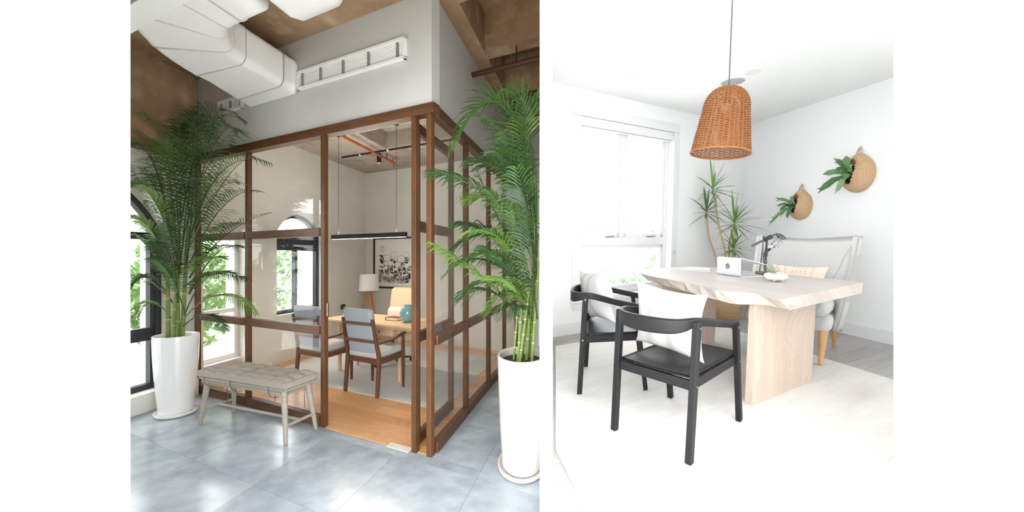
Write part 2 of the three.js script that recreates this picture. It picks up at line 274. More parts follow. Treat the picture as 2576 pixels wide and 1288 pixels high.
// ---------------------------------------------------------------- ducts, vents, pipes
// a duct swept through cross-sections [left point, right point, y0, y1], corners rounded
function ductGeo(secs, rad = 0.07, grow = 0) {
  const rings = secs.map(([l, r, y0, y1]) => {
    const ux = v3(r[0] - l[0], 0, l[1] - r[1]), W = ux.length(); ux.normalize(); const H = y1 - y0, pts = [], c = V(l[0], y0, l[1]);
    for (const [cx, cy, a0] of [[W - rad, rad, -90], [W - rad, H - rad, 0], [rad, H - rad, 90], [rad, rad, 180]]) for (let i = 0; i <= 5; i++) { const t = (a0 + i * 18) * Math.PI / 180; pts.push(c.clone().addScaledVector(ux, cx + (rad + grow) * Math.cos(t)).add(v3(0, cy + (rad + grow) * Math.sin(t), 0))); }
    return pts;
  });
  const pos = [], idx = [], n = rings[0].length; rings.forEach((r) => r.forEach((p) => pos.push(p.x, p.y, p.z)));
  for (let i = 0; i + 1 < rings.length; i++) for (let j = 0; j < n; j++) { const a = i * n + j, b = i * n + (j + 1) % n; idx.push(a, b, a + n, b, b + n, a + n); }
  for (const e of [0, rings.length - 1]) { const c = pos.length / 3, m = rings[e].reduce((s, p) => s.add(p), v3(0, 0, 0)).divideScalar(n); pos.push(m.x, m.y, m.z); for (let j = 0; j < n; j++) idx.push(c, e * n + j, e * n + (j + 1) % n); }
  const g = new THREE.BufferGeometry(); g.setAttribute('position', new THREE.Float32BufferAttribute(pos, 3)); g.setIndex(idx); g.computeVertexNormals(); return flat(g);
}
{
  const d = thing('air_duct', 'big white painted air duct bending from the wall grille to the ceiling', 'duct'), Y0 = 3.08, Y1 = 3.4, secs = [];
  for (let i = 0; i <= 6; i++) { const t = i / 6; secs.push([PL(2.36 - 0.14 * t, -0.005 - 0.5 * t), PL(1.56, -0.005 - 0.5 * t), Y0, Y1]); }
  const ctr = [1.22, -0.52];
  for (let i = 1; i <= 14; i++) { const t = i / 14 * Math.PI / 2; secs.push([PL(ctr[0] + 1.0 * Math.cos(t), ctr[1] - 0.95 * Math.sin(t)), PL(ctr[0] + 0.34 * Math.cos(t), ctr[1] - 0.34 * Math.sin(t)), Y0, Y1]); }
  for (let i = 1; i <= 3; i++) secs.push([PL(ctr[0] - 0.12 * i, ctr[1] - 0.95), PL(ctr[0] - 0.12 * i, ctr[1] - 0.34), Y0, Y1]);
  mesh(d, 'body', ductGeo(secs), mat.duct);
  for (const k of [2, 7, 11, 15, 19, 21]) { const s = secs[k], e = secs[k + 1], f = (u, w, t) => [u[0] + (w[0] - u[0]) * t, u[1] + (w[1] - u[1]) * t]; mesh(d, 'seam', ductGeo([s, [f(s[0], e[0], 0.16), f(s[1], e[1], 0.16), s[2], s[3]]], 0.07, 0.006), mat.ductSeam); }
  const d2 = thing('air_duct', 'short blunt end of a white air duct at the picture top', 'duct');
  const s2 = []; for (const [b, e] of [[-1.9, 0], [-1.45, 0], [-1.0, 0], [-0.78, 0], [-0.7, 0.02], [-0.66, 0.07]]) s2.push([PL(0.77 - e, b), PL(0.3 + e, b), Y0 + e, Y1 - e]);
  mesh(d2, 'body', ductGeo(s2, 0.06), mat.duct);
  for (const k of [1, 2]) mesh(d2, 'seam', ductGeo([s2[k], [PL(0.77, -1.45 + 0.45 * (k - 1) + 0.03), PL(0.3, -1.45 + 0.45 * (k - 1) + 0.03), Y0, Y1]], 0.06, 0.006), mat.ductSeam);
  mesh(d2, 'hanger_rod', rod(P3(0.56, Y1, -1.2), P3(0.56, CEIL, -1.2), 0.008), mat.dark);
  mesh(d, 'hanger_rod', rod(P3(1.9, Y1, -0.5), P3(1.9, CEIL, -0.5), 0.008), mat.dark);
  struct('beam_white', bar(P3(3.34, 2.975, -1.35), P3(0.2, 2.975, -1.35), 0.13, 0.09, 0.006), mat.duct, 'white boxed beam crossing the top left corner', 'beam');
}
const galv = M({ color: srgb(150, 150, 150), roughness: 0.5, metalness: 0.3 });
function vent(a0, a1, y0, y1, n, divs, label) {
  const g = thing('air_grille', label, 'vent'), L = a1 - a0, H = y1 - y0, m = new THREE.Matrix4().makeBasis(A3, v3(0, 1, 0), A3.clone().cross(v3(0, 1, 0))).setPosition(P3(a0, y0, 0));
  const out = A3.clone().cross(v3(0, 1, 0)).dot(B3) < 0 ? 1 : -1, put = (q) => q.applyMatrix4(m), f = 0.028;
  mesh(g, 'plenum', put(box(L - 0.044, H - 0.044, 0.004, L / 2, H / 2, out * -0.09)), galv);
  mesh(g, 'frame', put(merge(box(L, f, 0.03, L / 2, f / 2, out * 0.016, 0.004), box(L, f, 0.03, L / 2, H - f / 2, out * 0.016, 0.004), box(f, H, 0.03, f / 2, H / 2, out * 0.016, 0.004), box(f, H, 0.03, L - f / 2, H / 2, out * 0.016, 0.004))), mat.duct);
  for (let i = 0; i < n; i++) mesh(g, 'louver', put(uvm(new THREE.BoxGeometry(L - 2 * f, 0.007, 0.014).rotateX(0.5)).translate(L / 2, f + (H - 2 * f) * (i + 0.5) / n, out * 0.004)), mat.duct);
  for (const t of divs) mesh(g, 'divider', put(box(0.02, H - 2 * f, 0.02, L * t, H / 2, out * 0.012)), galv);
}
vent(0.235, 1.545, 3.095, 3.275, 8, [0.07, 0.31, 0.54, 0.76, 0.95], 'long white slatted air grille on the wall right of the duct');
vent(2.42, 2.86, 3.09, 3.23, 6, [0.1, 0.5, 0.9], 'short white slatted air grille above the left palm');
{
  const p = thing('ceiling_pipe', 'dark rust-brown pipe crossing below the coffered ceiling', 'pipe'), z = 1.0;
  mesh(p, 'pipe', rod(P3(-0.006, 3.4, 1.0), P3(-0.95, 3.4, 1.0), 0.026), M({ color: srgb(86, 50, 34), roughness: 0.5 }));
  mesh(p, 'hanger', rod(P3(-0.5, 3.42, 1.0), P3(-0.5, CEIL, 1.0), 0.006), mat.dark);
  const o = thing('ceiling_pipe', 'orange-brown sprinkler pipe below the glass room ceiling', 'pipe');
  mesh(o, 'pipe', rod(P3(2.08, 3.15, 0.75), P3(2.14, 3.15, 2.66), 0.02), M({ color: srgb(168, 88, 46), roughness: 0.45 }));
  mesh(o, 'sprinkler', merge(rod(P3(2.14, 3.15, 2.6), P3(2.14, 3.21, 2.6), 0.012), rod(P3(2.14, 3.08, 2.63), P3(2.14, 3.15, 2.63), 0.012)), M({ color: srgb(168, 88, 46), roughness: 0.45 }));
  for (const [a, b] of [[2.1, 1.3], [2.13, 2.4]]) mesh(o, 'hanger', rod(P3(a, 3.16, b), P3(a, 3.26, b), 0.006), mat.dark);
  const k = thing('ceiling_conduit', 'thin black conduit along the glass room ceiling', 'conduit');
  mesh(k, 'conduit', rod(P3(3.0, 3.232, 2.22), P3(0.3, 3.232, 2.25), 0.013, 0.013, 8), mat.black);
  for (const a of [2.6, 2.0, 1.5, 1.0]) mesh(k, 'clip', rod(P3(a, 3.232, 2.23), P3(a - 0.03, 3.232, 2.23), 0.02, 0.02, 8), mat.duct);
  const s = thing('ceiling_spotlight', 'short black cylinder spotlight on the glass room ceiling', 'spotlight');
  mesh(s, 'housing', rod(P3(2.27, 3.1, 2.36), P3(2.27, 3.252, 2.36), 0.035, 0.035, 20), mat.black);
  mesh(s, 'lens', rod(P3(2.27, 3.094, 2.36), P3(2.27, 3.1, 2.36), 0.028, 0.028, 20), M({ color: srgb(240, 236, 226), roughness: 0.3 }));
}

// ---------------------------------------------------------------- furniture of the hall
const placeL = (o, X, Z, turn = 0, y = 0) => { o.position.set(X, y, -Z); o.rotation.y = turn; return o; };
{ // tufted bench
  const g = placeL(thing('bench', 'tufted grey bench with whitewashed splayed legs in front of the glass', 'bench'), -2.3, 3.446, -0.3539);
  const pale = M({ map: T.plank, color: srgb(240, 232, 218), roughness: 0.55 }), cloth = M({ map: T.weave, color: srgb(190, 180, 166), roughness: 0.95, bumpMap: T.weaveBump, bumpScale: 0.0012 });
  for (const sx of [-1, 1]) for (const sz of [-1, 1]) mesh(g, 'leg', rod(v3(sx * 0.535, 0, sz * 0.15), v3(sx * 0.475, 0.42, sz * 0.115), 0.016, 0.027, 16), pale);
  for (const sz of [-1, 1]) mesh(g, 'rail', box(0.93, 0.05, 0.022, 0, 0.4, sz * 0.115, 0.006, 0), pale);
  for (const sx of [-1, 1]) mesh(g, 'rail', box(0.022, 0.05, 0.22, sx * 0.475, 0.4, 0, 0.006, 2), pale);
  mesh(g, 'seat_board', box(1.08, 0.018, 0.32, 0, 0.434, 0, 0.006, 0), pale);
  for (const sx of [-1, 1]) mesh(g, 'stretcher', rod(v3(sx * 0.52, 0.14, -0.14), v3(sx * 0.52, 0.14, 0.14), 0.013), pale);
  mesh(g, 'stretcher', rod(v3(-0.52, 0.14, 0), v3(0.52, 0.14, 0), 0.013), pale);
  // cushion
  const L = 1.09, D = 0.335, nx = 70, nz = 26, pos = [], idx = [], hgt = (u, w) => {
    let h = 0.062; const ex = Math.min(u, 1 - u) * L, ez = Math.min(w, 1 - w) * D; h += 0.018 * (1 - Math.exp(-Math.min(ex, ez) / 0.025));
    const bx = Math.abs(Math.sin(u * 6 * Math.PI)), bz = Math.abs(Math.sin(w * 3 * Math.PI)); return h + 0.03 * Math.pow(bx * bz, 0.5) - 0.02;
  };
  for (let j = 0; j <= nz; j++) for (let i = 0; i <= nx; i++) { const u = i / nx, w = j / nz; pos.push((u - 0.5) * L, 0.444 + hgt(u, w), (w - 0.5) * D); }
  const top = (nx + 1) * (nz + 1); for (let j = 0; j < nz; j++) for (let i = 0; i < nx; i++) { const a = j * (nx + 1) + i; idx.push(a, a + nx + 1, a + 1, a + 1, a + nx + 1, a + nx + 2); }
  const cg = new THREE.BufferGeometry(); cg.setAttribute('position', new THREE.Float32BufferAttribute(pos, 3)); cg.setIndex(idx); cg.computeVertexNormals();
  const cush = mesh(g, 'cushion', merge(uvm(cg, 0), box(L + 0.004, 0.058, D + 0.004, 0, 0.444 + 0.03, 0, 0.012, 0)), cloth);
  for (let i = 1; i < 6; i++) for (const w of [1, 2]) mesh(cush, 'button', flat(new THREE.SphereGeometry(0.009, 8, 6)).translate((i / 6 - 0.5) * L, 0.444 + hgt(i / 6, w / 3) + 0.002, (w / 3 - 0.5) * D), cloth);
  const cord = M({ color: srgb(92, 84, 76), roughness: 0.9 });
  for (const [x, z, s] of [[-0.44, 0.17, 1], [-0.1, 0.17, 0.5], [0.36, 0.17, 0.4]]) mesh(cush, 'tie', tube([v3(x, 0.455, z), v3(x + 0.02, 0.41, z + 0.012), v3(x + 0.09 * s, 0.375, z), v3(x + 0.22 * s, 0.372, z - 0.03)], 0.0032, 6), cord);
  for (const [x, z] of [[0.06, -0.13], [0.46, -0.1], [-0.3, 0.06]]) mesh(cush, 'tie', tube([v3(x, 0.43, z), v3(x + 0.005, 0.34, z + 0.01), v3(x - 0.006, 0.27, z), v3(x + 0.002, 0.2, z + 0.006)], 0.003, 6), cord);
}
// areca palms: each frond a midrib with paired narrow leaflets
const leafMats = [[66, 100, 37], [48, 82, 31], [98, 132, 48], [42, 70, 30]].map(([r, g, b]) => M({ color: srgb(r, g, b), roughness: 0.45, transmission: 0.14, thickness: 0 }));
const caneMat = M({ color: srgb(112, 132, 62), roughness: 0.5 });
function frondGeo(p0, p1, p2, len, n, ok, wide, stalk = 0.28) {
  const c = new THREE.QuadraticBezierCurve3(p0, p1, p2), gs = [], pos = [], rib = [];
  for (let i = 0; i <= 9; i++) rib.push(c.getPoint(i / 9));
  for (let i = 0; i < 9; i++) gs.push(rod(rib[i], rib[i + 1], 0.0065 * (1 - i / 10.5), 0.0065 * (1 - (i + 1) / 10.5), 6));
  for (let i = 0; i < n; i++) {
    const t = stalk + (1 - stalk) * (i + 0.5) / n, p = c.getPoint(t), d = c.getTangent(t).normalize(), k = (t - stalk) / (1 - stalk);
    let side = d.clone().cross(v3(0, 1, 0)); if (side.lengthSq() < 0.05) side = v3(1, 0, 0.3); side.normalize();
    const upn = side.clone().cross(d).normalize(), L = len * Math.pow(Math.sin(Math.PI * (0.16 + 0.8 * k)), 0.75) * rr(0.88, 1.1);
    for (const s of [-1, 1]) {
      const dir = side.clone().multiplyScalar(s).addScaledVector(d, 0.55 + 0.7 * k).addScaledVector(upn, 0.34 - 0.25 * k + rr(-0.08, 0.08)).normalize(), q = [p.clone()], w = [0.4, 1, 0.75, 0.08].map((k) => k * wide);
      for (let j = 1; j < 4; j++) q.push(q[j - 1].clone().addScaledVector(dir, L / 3).add(v3(0, -L * 0.035 * j * j * rr(0.6, 1.1), 0)));
      if (ok && !q.every(ok)) continue;
      const wd = d.clone().multiplyScalar(0.85).addScaledVector(upn, 0.45 * s).normalize();
      for (let j = 0; j < 3; j++) { const a = q[j].clone().addScaledVector(wd, w[j]), b = q[j].clone().addScaledVector(wd, -w[j]), e = q[j + 1].clone().addScaledVector(wd, w[j + 1]), f = q[j + 1].clone().addScaledVector(wd, -w[j + 1]); for (const x of [a, b, e, b, f, e]) pos.push(x.x, x.y, x.z); }
    }
  }
  const g = new THREE.BufferGeometry(); g.setAttribute('position', new THREE.Float32BufferAttribute(pos, 3)); g.computeVertexNormals(); gs.push(g); return merge(gs);
}
// fronds: [x, y at the start, x, y of the bend, x, y of the tip, depth of the tip, leaflet length]
function palm(label, X, Z, rx, rz, H, potMat, botK, sauK, fronds, canes, ok, nl, wide) {
  const g = placeL(thing('potted_palm', label, 'palm'), X, Z);
  const sc = (q) => q.scale(1, 1, rz / rx);
  mesh(g, 'pot', sc(lathe([[0.001, 0.02], [rx * botK, 0.02], [rx * (botK + 0.03), 0.035], [rx * (botK + 0.62 * (1 - botK)), H * 0.42], [rx * 0.965, H * 0.72], [rx, H - 0.02], [rx, H - 0.005], [rx - 0.004, H], [rx - 0.018, H], [rx - 0.022, H - 0.01], [rx - 0.022, H - 0.09]], 56)), potMat);
  mesh(g, 'saucer', sc(lathe([[0.001, 0], [rx * (sauK - 0.06), 0], [rx * sauK, 0.012], [rx * sauK + 0.004, 0.035], [rx * sauK - 0.006, 0.037], [rx * (sauK - 0.07), 0.019], [0.001, 0.019]], 48)), potMat);
  mesh(g, 'soil', sc(lathe([[rx - 0.02, H - 0.055], [0.09, H - 0.04], [0.001, H - 0.045]], 32)), mat.soil);
  const loc = (q) => q;
  for (const [x0, z0, x1, y1, z1, r] of canes) {
    const st = mesh(g, 'stem', rod(v3(x0, H - 0.06, z0), v3(x1, y1, z1), r, r * 0.7, 10), caneMat);
    for (let k = 1; k < 5; k++) { const p = v3(x0, H - 0.06, z0).lerp(v3(x1, y1, z1), k / 5); mesh(st, 'node_ring', rod(p, p.clone().add(v3(0, 0.006, 0)), r * 1.08, r * 1.08, 10), mat.lightWood); }
  }
  fronds.forEach(([x0, y0, x1, y1, x2, y2, dz, len], i) => mesh(g, 'frond', frondGeo(v3(x0, y0, rr(-0.04, 0.04)), v3(x1, y1, dz * 0.55), v3(x2, y2, dz), len, nl, ok && ((p) => ok(p.x + X, Z - p.z)), wide), leafMats[i % 4]));
  return g;
}
palm('tall areca palm in a slim white pot left of the bench', -3.3, 3.75, 0.18, 0.18, 0.775, mat.ceramic, 0.72, 0.93, [
  [0.14, 1.88, 0.17, 3.18, 0.65, 2.89, -0.05, 0.36],
  [0.07, 1.88, 0.22, 2.88, 0.38, 3, 0, 0.36],
  [-0.01, 1.8, 0.01, 2.8, -0.18, 2.86, 0.1, 0.336],
  [-0.05, 1.72, -0.1, 2.64, -0.29, 2.61, 0.15, 0.336],
  [-0.06, 1.64, -0.14, 2.35, -0.24, 2.19, 0.2, 0.312],
  [0.14, 1.72, 0.42, 2.67, 1, 2.43, 0.1, 0.312],
  [0.16, 1.64, 0.57, 2.52, 0.84, 2.49, 0.1, 0.336],
  [0.14, 1.33, 0.5, 1.86, 1, 1.96, 0.1, 0.24],
  [0.1, 1.33, 0.51, 1.83, 0.79, 1.85, 0.25, 0.264],
  [0.09, 1.25, 0.39, 1.45, 0.73, 1.33, 0.05, 0.24],
  [0.1, 0.94, 0.48, 1.37, 0.87, 0.99, 0.12, 0.18],
  [0.1, 0.86, 0.39, 1.11, 0.64, 0.85, 0.2, 0.144],
  [-0.05, 1.25, -0.15, 1.7, -0.24, 1.74, 0.2, 0.264],
  [-0.06, 1.09, -0.17, 1.49, -0.29, 1.26, 0.15, 0.24],
  [-0.05, 0.94, -0.17, 1.26, -0.2, 0.93, 0.2, 0.192],
  [0.03, 1.72, 0.02, 2.57, -0.06, 2.88, -0.1, 0.336],
  [0.01, 1.56, -0.07, 2.31, -0.25, 2.61, -0.1, 0.336],
  [0.07, 1.64, 0.2, 2.49, 0.61, 2.67, 0.2, 0.336],
  [0.1, 1.56, 0.34, 2.3, 0.65, 2.26, 0.05, 0.312],
  [0.03, 1.33, 0.16, 1.97, 0.34, 2.2, 0.15, 0.264],
  [-0.01, 1.33, -0.11, 1.89, -0.2, 2.06, 0.05, 0.264],
  [-0.01, 1.17, 0.05, 1.55, 0.03, 1.67, 0.25, 0.216],
  [0.1, 1.17, 0.34, 1.62, 0.61, 1.52, 0.2, 0.216],
  [0.05, 1.09, 0.14, 1.5, 0.18, 1.84, 0.3, 0.216],
  [-0.03, 1.56, -0.14, 2.23, -0.36, 2.42, 0, 0.312],
  [0.1, 1.88, 0.47, 2.97, 0.72, 2.72, 0.15, 0.336],
  [0.03, 1.37, -0.02, 2.1, -0.11, 2.18, 0.25, 0.3],
  [0.07, 1.37, 0.27, 2.18, 0.7, 2.32, 0.25, 0.32],
  [0.02, 1.48, 0.09, 2.35, 0.13, 2.63, 0.2, 0.32],
  [0.1, 1.64, 0.2, 2.64, 0.54, 2.63, -0.05, 0.34],
  [-0.03, 1.33, -0.02, 1.81, -0.11, 1.9, 0.3, 0.26],
  [0.1, 1.17, 0.49, 1.72, 0.76, 1.63, 0.2, 0.24],
  [0.07, 0.94, 0.12, 1.44, 0.05, 1.52, 0.3, 0.2],
  [0.11, 0.98, 0.39, 1.49, 0.74, 1.38, 0.25, 0.2],
  [0.01, 1.64, -0.13, 2.48, -0.33, 2.76, 0.05, 0.33],
  [0.13, 1.48, 0.51, 2.22, 0.91, 2.16, 0.15, 0.28],
  [-0.01, 1.02, -0.14, 1.31, -0.27, 1.37, 0.1, 0.22],
  [0.09, 1.72, 0.18, 2.67, 0.3, 2.89, 0.1, 0.34]],
  [[-0.06, 0.02, -0.07, 1.75, 0.02, 0.02], [0, 0.03, 0.02, 1.7, 0, 0.018], [0.05, -0.01, 0.1, 1.85, -0.02, 0.02], [-0.02, -0.05, -0.03, 1.6, -0.05, 0.016], [0.02, 0.06, 0.05, 1.5, 0.06, 0.014]], (x, Z) => { const dx = x - cn[0], dz = Z - cn[1], det = aH[0] * bH[1] - aH[1] * bH[0]; return (aH[0] * dz - aH[1] * dx) / det < -0.06 && (dx * bH[1] - dz * bH[0]) / det < 3.3; }, 28, 0.0064);
palm('bushy areca palm in a wide white pot at the right of the glass room', 0.072, 2.79, 0.178, 0.25, 0.82, mat.ceramicWarm, 0.78, 0.97, [
  [0.11, 1.66, -0.06, 3.25, -0.52, 2.31, 0.05, 0.32],
  [0.06, 1.55, -0.24, 2.11, -0.66, 2.13, 0.1, 0.32],
  [0.05, 1.08, -0.28, 1.4, -0.61, 1.62, 0.2, 0.32],
  [0.03, 1.02, -0.23, 1.43, -0.41, 1.24, 0.2, 0.224],
  [0.08, 1.66, -0.03, 2.4, -0.29, 2.57, -0.1, 0.352],
  [0.09, 1.66, 0.03, 2.22, -0.07, 2.65, 0, 0.384],
  [0.07, 1.52, -0.08, 2.06, -0.43, 1.97, -0.1, 0.32],
  [0.05, 1.37, -0.16, 1.75, -0.46, 1.77, 0.1, 0.32],
  [0.06, 1.31, -0.05, 1.78, -0.23, 1.98, 0.15, 0.32],
  [0.06, 1.2, -0.09, 1.5, -0.39, 1.52, -0.05, 0.288],
  [0.08, 1.14, -0.06, 1.39, -0.23, 1.14, 0.2, 0.192],
  [0.09, 1.02, -0.01, 1.3, -0.13, 1.13, 0.3, 0.16],
  [0.09, 1.37, 0.06, 1.78, -0.04, 2.12, 0.25, 0.32],
  [0.11, 1.52, 0.09, 2.04, 0.08, 2.48, -0.1, 0.352],
  [0.08, 0.97, -0.06, 1.44, -0.13, 1.66, 0.1, 0.288],
  [0.11, 1.08, 0.06, 1.45, 0.03, 1.75, 0.3, 0.256],
  [0.08, 1.26, -0.14, 1.75, -0.51, 1.41, 0.3, 0.256],
  [0.08, 1.55, 0.02, 2.14, -0.18, 2.24, 0.2, 0.352],
  [0.09, 1.6, 0.06, 2.12, 0.02, 2.5, 0.1, 0.352],
  [0.06, 1.4, -0.18, 1.76, -0.34, 2.21, -0.1, 0.32],
  [0.09, 1.2, 0.02, 1.56, -0.07, 1.87, 0.2, 0.288],
  [0.07, 1.08, -0.04, 1.47, -0.27, 1.6, 0.25, 0.256],
  [0.09, 1.78, -0.01, 2.35, 0.12, 2.78, -0.1, 0.352],
  [0.1, 1.55, -0, 2.23, -0.37, 2.2, 0.15, 0.34],
  [0.11, 1.66, 0.03, 2.61, -0.22, 2.7, -0.05, 0.34],
  [0.08, 1.31, -0.13, 1.86, -0.5, 1.6, 0.05, 0.3],
  [0.09, 1.2, -0.08, 1.75, -0.33, 1.7, 0.3, 0.28],
  [0.11, 1.4, 0.06, 2, -0.12, 2.34, 0.25, 0.34],
  [0.07, 1.08, -0.14, 1.43, -0.35, 1.32, 0.1, 0.24],
  [0.11, 1.55, 0.1, 2.25, -0.02, 2.6, 0.2, 0.34],
  [0.09, 0.99, -0.04, 1.41, -0.18, 1.39, 0.35, 0.22],
  [0.11, 1.31, 0.06, 1.88, -0.02, 1.97, 0.35, 0.28],
  [0.11, 1.78, 0.11, 2.62, -0.1, 2.71, 0.1, 0.34]],
  [[-0.03, 0.04, 0.02, 1.5, 0.03, 0.013], [0.03, 0.0, 0.1, 1.6, 0, 0.013], [0.0, -0.05, 0.08, 1.4, -0.04, 0.012], [0.07, 0.05, 0.12, 1.5, 0.05, 0.012], [-0.06, 0, -0.02, 1.3, 0.02, 0.01], [0.06, -0.06, 0.12, 1.7, -0.04, 0.012], [-0.02, 0.09, 0.05, 1.3, 0.1, 0.01]], (x, Z) => x < 0.0948 * Z - 0.012, 20, 0.007);
// ---------------------------------------------------------------- inside the glass room
const blue = M({ map: T.weave, color: srgb(188, 196, 203), roughness: 0.95, bumpMap: T.weaveBump, bumpScale: 0.001 }), cream = M({ map: T.weave, color: srgb(222, 220, 214), roughness: 0.95 });
// a soft block with swollen faces
function soft(w, h, d, r = 0.03, puff = 0.012) {
  const g = new RoundedBoxGeometry(w, h, d, 5, r), p = g.attributes.position;
  for (let i = 0; i < p.count; i++) { const x = p.getX(i) / (w / 2), y = p.getY(i) / (h / 2), z = p.getZ(i) / (d / 2), k = (a, b) => Math.max(0, (1 - a * a) * (1 - b * b)); p.setXYZ(i, p.getX(i) + Math.sign(x) * puff * k(y, z) * Math.abs(x), p.getY(i) + Math.sign(y) * puff * k(x, z) * Math.abs(y), p.getZ(i) + Math.sign(z) * puff * k(x, y) * Math.abs(z)); }
  g.computeVertexNormals(); return uvm(g, 0);
}
function visitorChair(label, X, Z, turn) {
  const g = placeL(thing('visitor_chair', label, 'chair'), X, Z, turn, 0.005);
  for (const s of [-1, 1]) {
    const rear = mesh(g, 'rear_leg', merge(bar(v3(s * 0.25, 0, 0.2), v3(s * 0.245, 0.42, 0.165), 0.034, 0.034, 0.006, v3(0, 0, 1), 0.04, 0.042), bar(v3(s * 0.245, 0.41, 0.165), v3(s * 0.228, 0.86, 0.25), 0.038, 0.042, 0.008, v3(0, 0, 1), 0.028, 0.03)), mat.chairWood);
    mesh(g, 'front_leg', merge(bar(v3(s * 0.25, 0, -0.2), v3(s * 0.25, 0.4, -0.2), 0.024, 0.024, 0.005, v3(0, 0, 1), 0.036, 0.036), bar(v3(s * 0.25, 0.39, -0.2), v3(s * 0.268, 0.635, -0.18), 0.034, 0.034, 0.006, v3(0, 0, 1), 0.026, 0.026)), mat.chairWood);
    mesh(g, 'armrest', merge(bar(v3(s * 0.25, 0.585, 0.2), v3(s * 0.272, 0.6, 0.02), 0.036, 0.026, 0.008), bar(v3(s * 0.272, 0.6, 0.03), v3(s * 0.272, 0.65, -0.21), 0.042, 0.026, 0.008)), mat.chairWood);
    mesh(g, 'seat_rail', bar(v3(s * 0.25, 0.385, 0.17), v3(s * 0.25, 0.395, -0.2), 0.026, 0.06, 0.005), mat.chairWood);
  }
  for (const z of [0.17, -0.2]) mesh(g, 'seat_rail', box(0.48, 0.06, 0.026, 0, 0.385, z, 0.005, 0), mat.chairWood);
  for (const [y, z] of [[0.805, 0.257], [0.61, 0.218]]) mesh(g, 'back_slat', box(0.45, 0.034, 0.02, 0, y, z, 0.006, 0), mat.chairWood);
  const c = soft(0.455, 0.1, 0.4, 0.035, 0.02).rotateX(0.04).translate(0, 0.46, -0.02); mesh(g, 'seat_cushion', c, cream);
  mesh(g, 'back_cushion', soft(0.425, 0.53, 0.075, 0.034, 0.018).rotateX(0.19).translate(0, 0.7, 0.19), blue);
}
visitorChair('blue cushioned timber armchair in the doorway gap', -1.6, 4.446, -0.471);
visitorChair('blue cushioned timber armchair partly behind the door post', -2.33, 4.73, -0.471);
const onRoom = (o, a, b, y = 0.005, turn = Math.atan2(-A3.z, -A3.x) + Math.PI + Math.PI) => { const p = P3(a, y, b); o.position.copy(p); o.rotation.y = Math.atan2(A3.z, -A3.x); return o; };  // local x to the right along the front, local z to the front
{ // table
  const g = onRoom(thing('meeting_table', 'pale timber table behind the blue chairs', 'table'), 1.42, 1.4);
  mesh(g, 'tabletop', box(1.68, 0.03, 0.62, 0, 0.725, 0, 0.008, 0), mat.lightWood);
  for (const [x, z] of [[-0.78, 0.08], [-0.78, -0.22], [0.3, 0.1], [0.3, -0.22]]) mesh(g, 'leg', bar(v3(x, 0, z), v3(x, 0.71, z), 0.036, 0.036, 0.006, v3(1, 0, 0), 0.05, 0.05), mat.lightWood);
  for (const z of [0.2, -0.22]) mesh(g, 'apron', box(1.5, 0.05, 0.02, 0, 0.685, z, 0.004, 0), mat.lightWood);
  const dr = mesh(g, 'drawer', box(0.42, 0.1, 0.36, 0.02, 0.61, -0.02, 0.006, 0), mat.lightWood); mesh(dr, 'knob', flat(new THREE.SphereGeometry(0.012, 10, 8)).translate(0.02, 0.61, 0.17), mat.chairWood);
}
{ const g = onRoom(thing('vase', 'round teal glazed vase on the meeting table', 'vase'), 1.06, 1.36, 0.746); mesh(g, 'body', lathe([[0.001, 0], [0.045, 0], [0.06, 0.012], [0.088, 0.06], [0.1, 0.11], [0.09, 0.155], [0.06, 0.185], [0.046, 0.196], [0.05, 0.208], [0.044, 0.208], [0.04, 0.196], [0.05, 0.16]], 40), M({ color: srgb(112, 158, 158), roughness: 0.18, clearcoat: 0.6 })); }
{ const g = onRoom(thing('book_box', 'flat brown book lying beside the teal vase', 'book'), 1.3, 1.4, 0.746); mesh(g, 'cover', merge(box(0.19, 0.006, 0.14, 0, 0.003, 0), box(0.19, 0.006, 0.14, 0, 0.037, 0), box(0.006, 0.04, 0.14, -0.092, 0.02, 0)), M({ color: srgb(140, 86, 58), roughness: 0.6 })); mesh(g, 'pages', box(0.18, 0.028, 0.13, 0.003, 0.02, 0), M({ color: srgb(226, 220, 208), roughness: 0.9 })); }
{ const g = onRoom(thing('small_plant', 'tiny leafy plant in a white cup at the left table end', 'plant'), 2.13, 1.34, 0.746);
  mesh(g, 'pot', lathe([[0.001, 0], [0.02, 0], [0.027, 0.05], [0.024, 0.05], [0.018, 0.035], [0.001, 0.035]], 20), mat.ceramic);
  for (let i = 0; i < 12; i++) { const t = i * 2.4, r = rr(0.03, 0.07), h = rr(0.03, 0.09); mesh(g, 'leaf', blade([v3(0, 0.04, 0), v3(r * 0.6 * Math.cos(t), 0.05 + h, r * 0.6 * Math.sin(t)), v3(r * Math.cos(t) * 1.3, 0.045 + h, r * Math.sin(t) * 1.3)], [0.002, 0.012, 0.001]), leafMats[2]); } }
// a narrow leaf through points with half-widths
function blade(pts, ws, up = v3(0, 1, 0), fold = 0.25) {
  const pos = []; const fr = pts.map((p, i) => { const d = (pts[i + 1] || p).clone().sub(pts[i - 1] || p).normalize(); let s = d.clone().cross(up); if (s.lengthSq() < 0.02) s = v3(1, 0, 0.2).cross(d); s.normalize(); const n = s.clone().cross(d); return [p.clone().addScaledVector(s, -ws[i]).addScaledVector(n, ws[i] * fold), p, p.clone().addScaledVector(s, ws[i]).addScaledVector(n, ws[i] * fold)]; });
  for (let i = 0; i + 1 < fr.length; i++) for (const k of [0, 1]) for (const q of [fr[i][k], fr[i][k + 1], fr[i + 1][k], fr[i][k + 1], fr[i + 1][k + 1], fr[i + 1][k]]) pos.push(q.x, q.y, q.z);
  const g = new THREE.BufferGeometry(); g.setAttribute('position', new THREE.Float32BufferAttribute(pos, 3)); g.computeVertexNormals(); return flat(g);
}
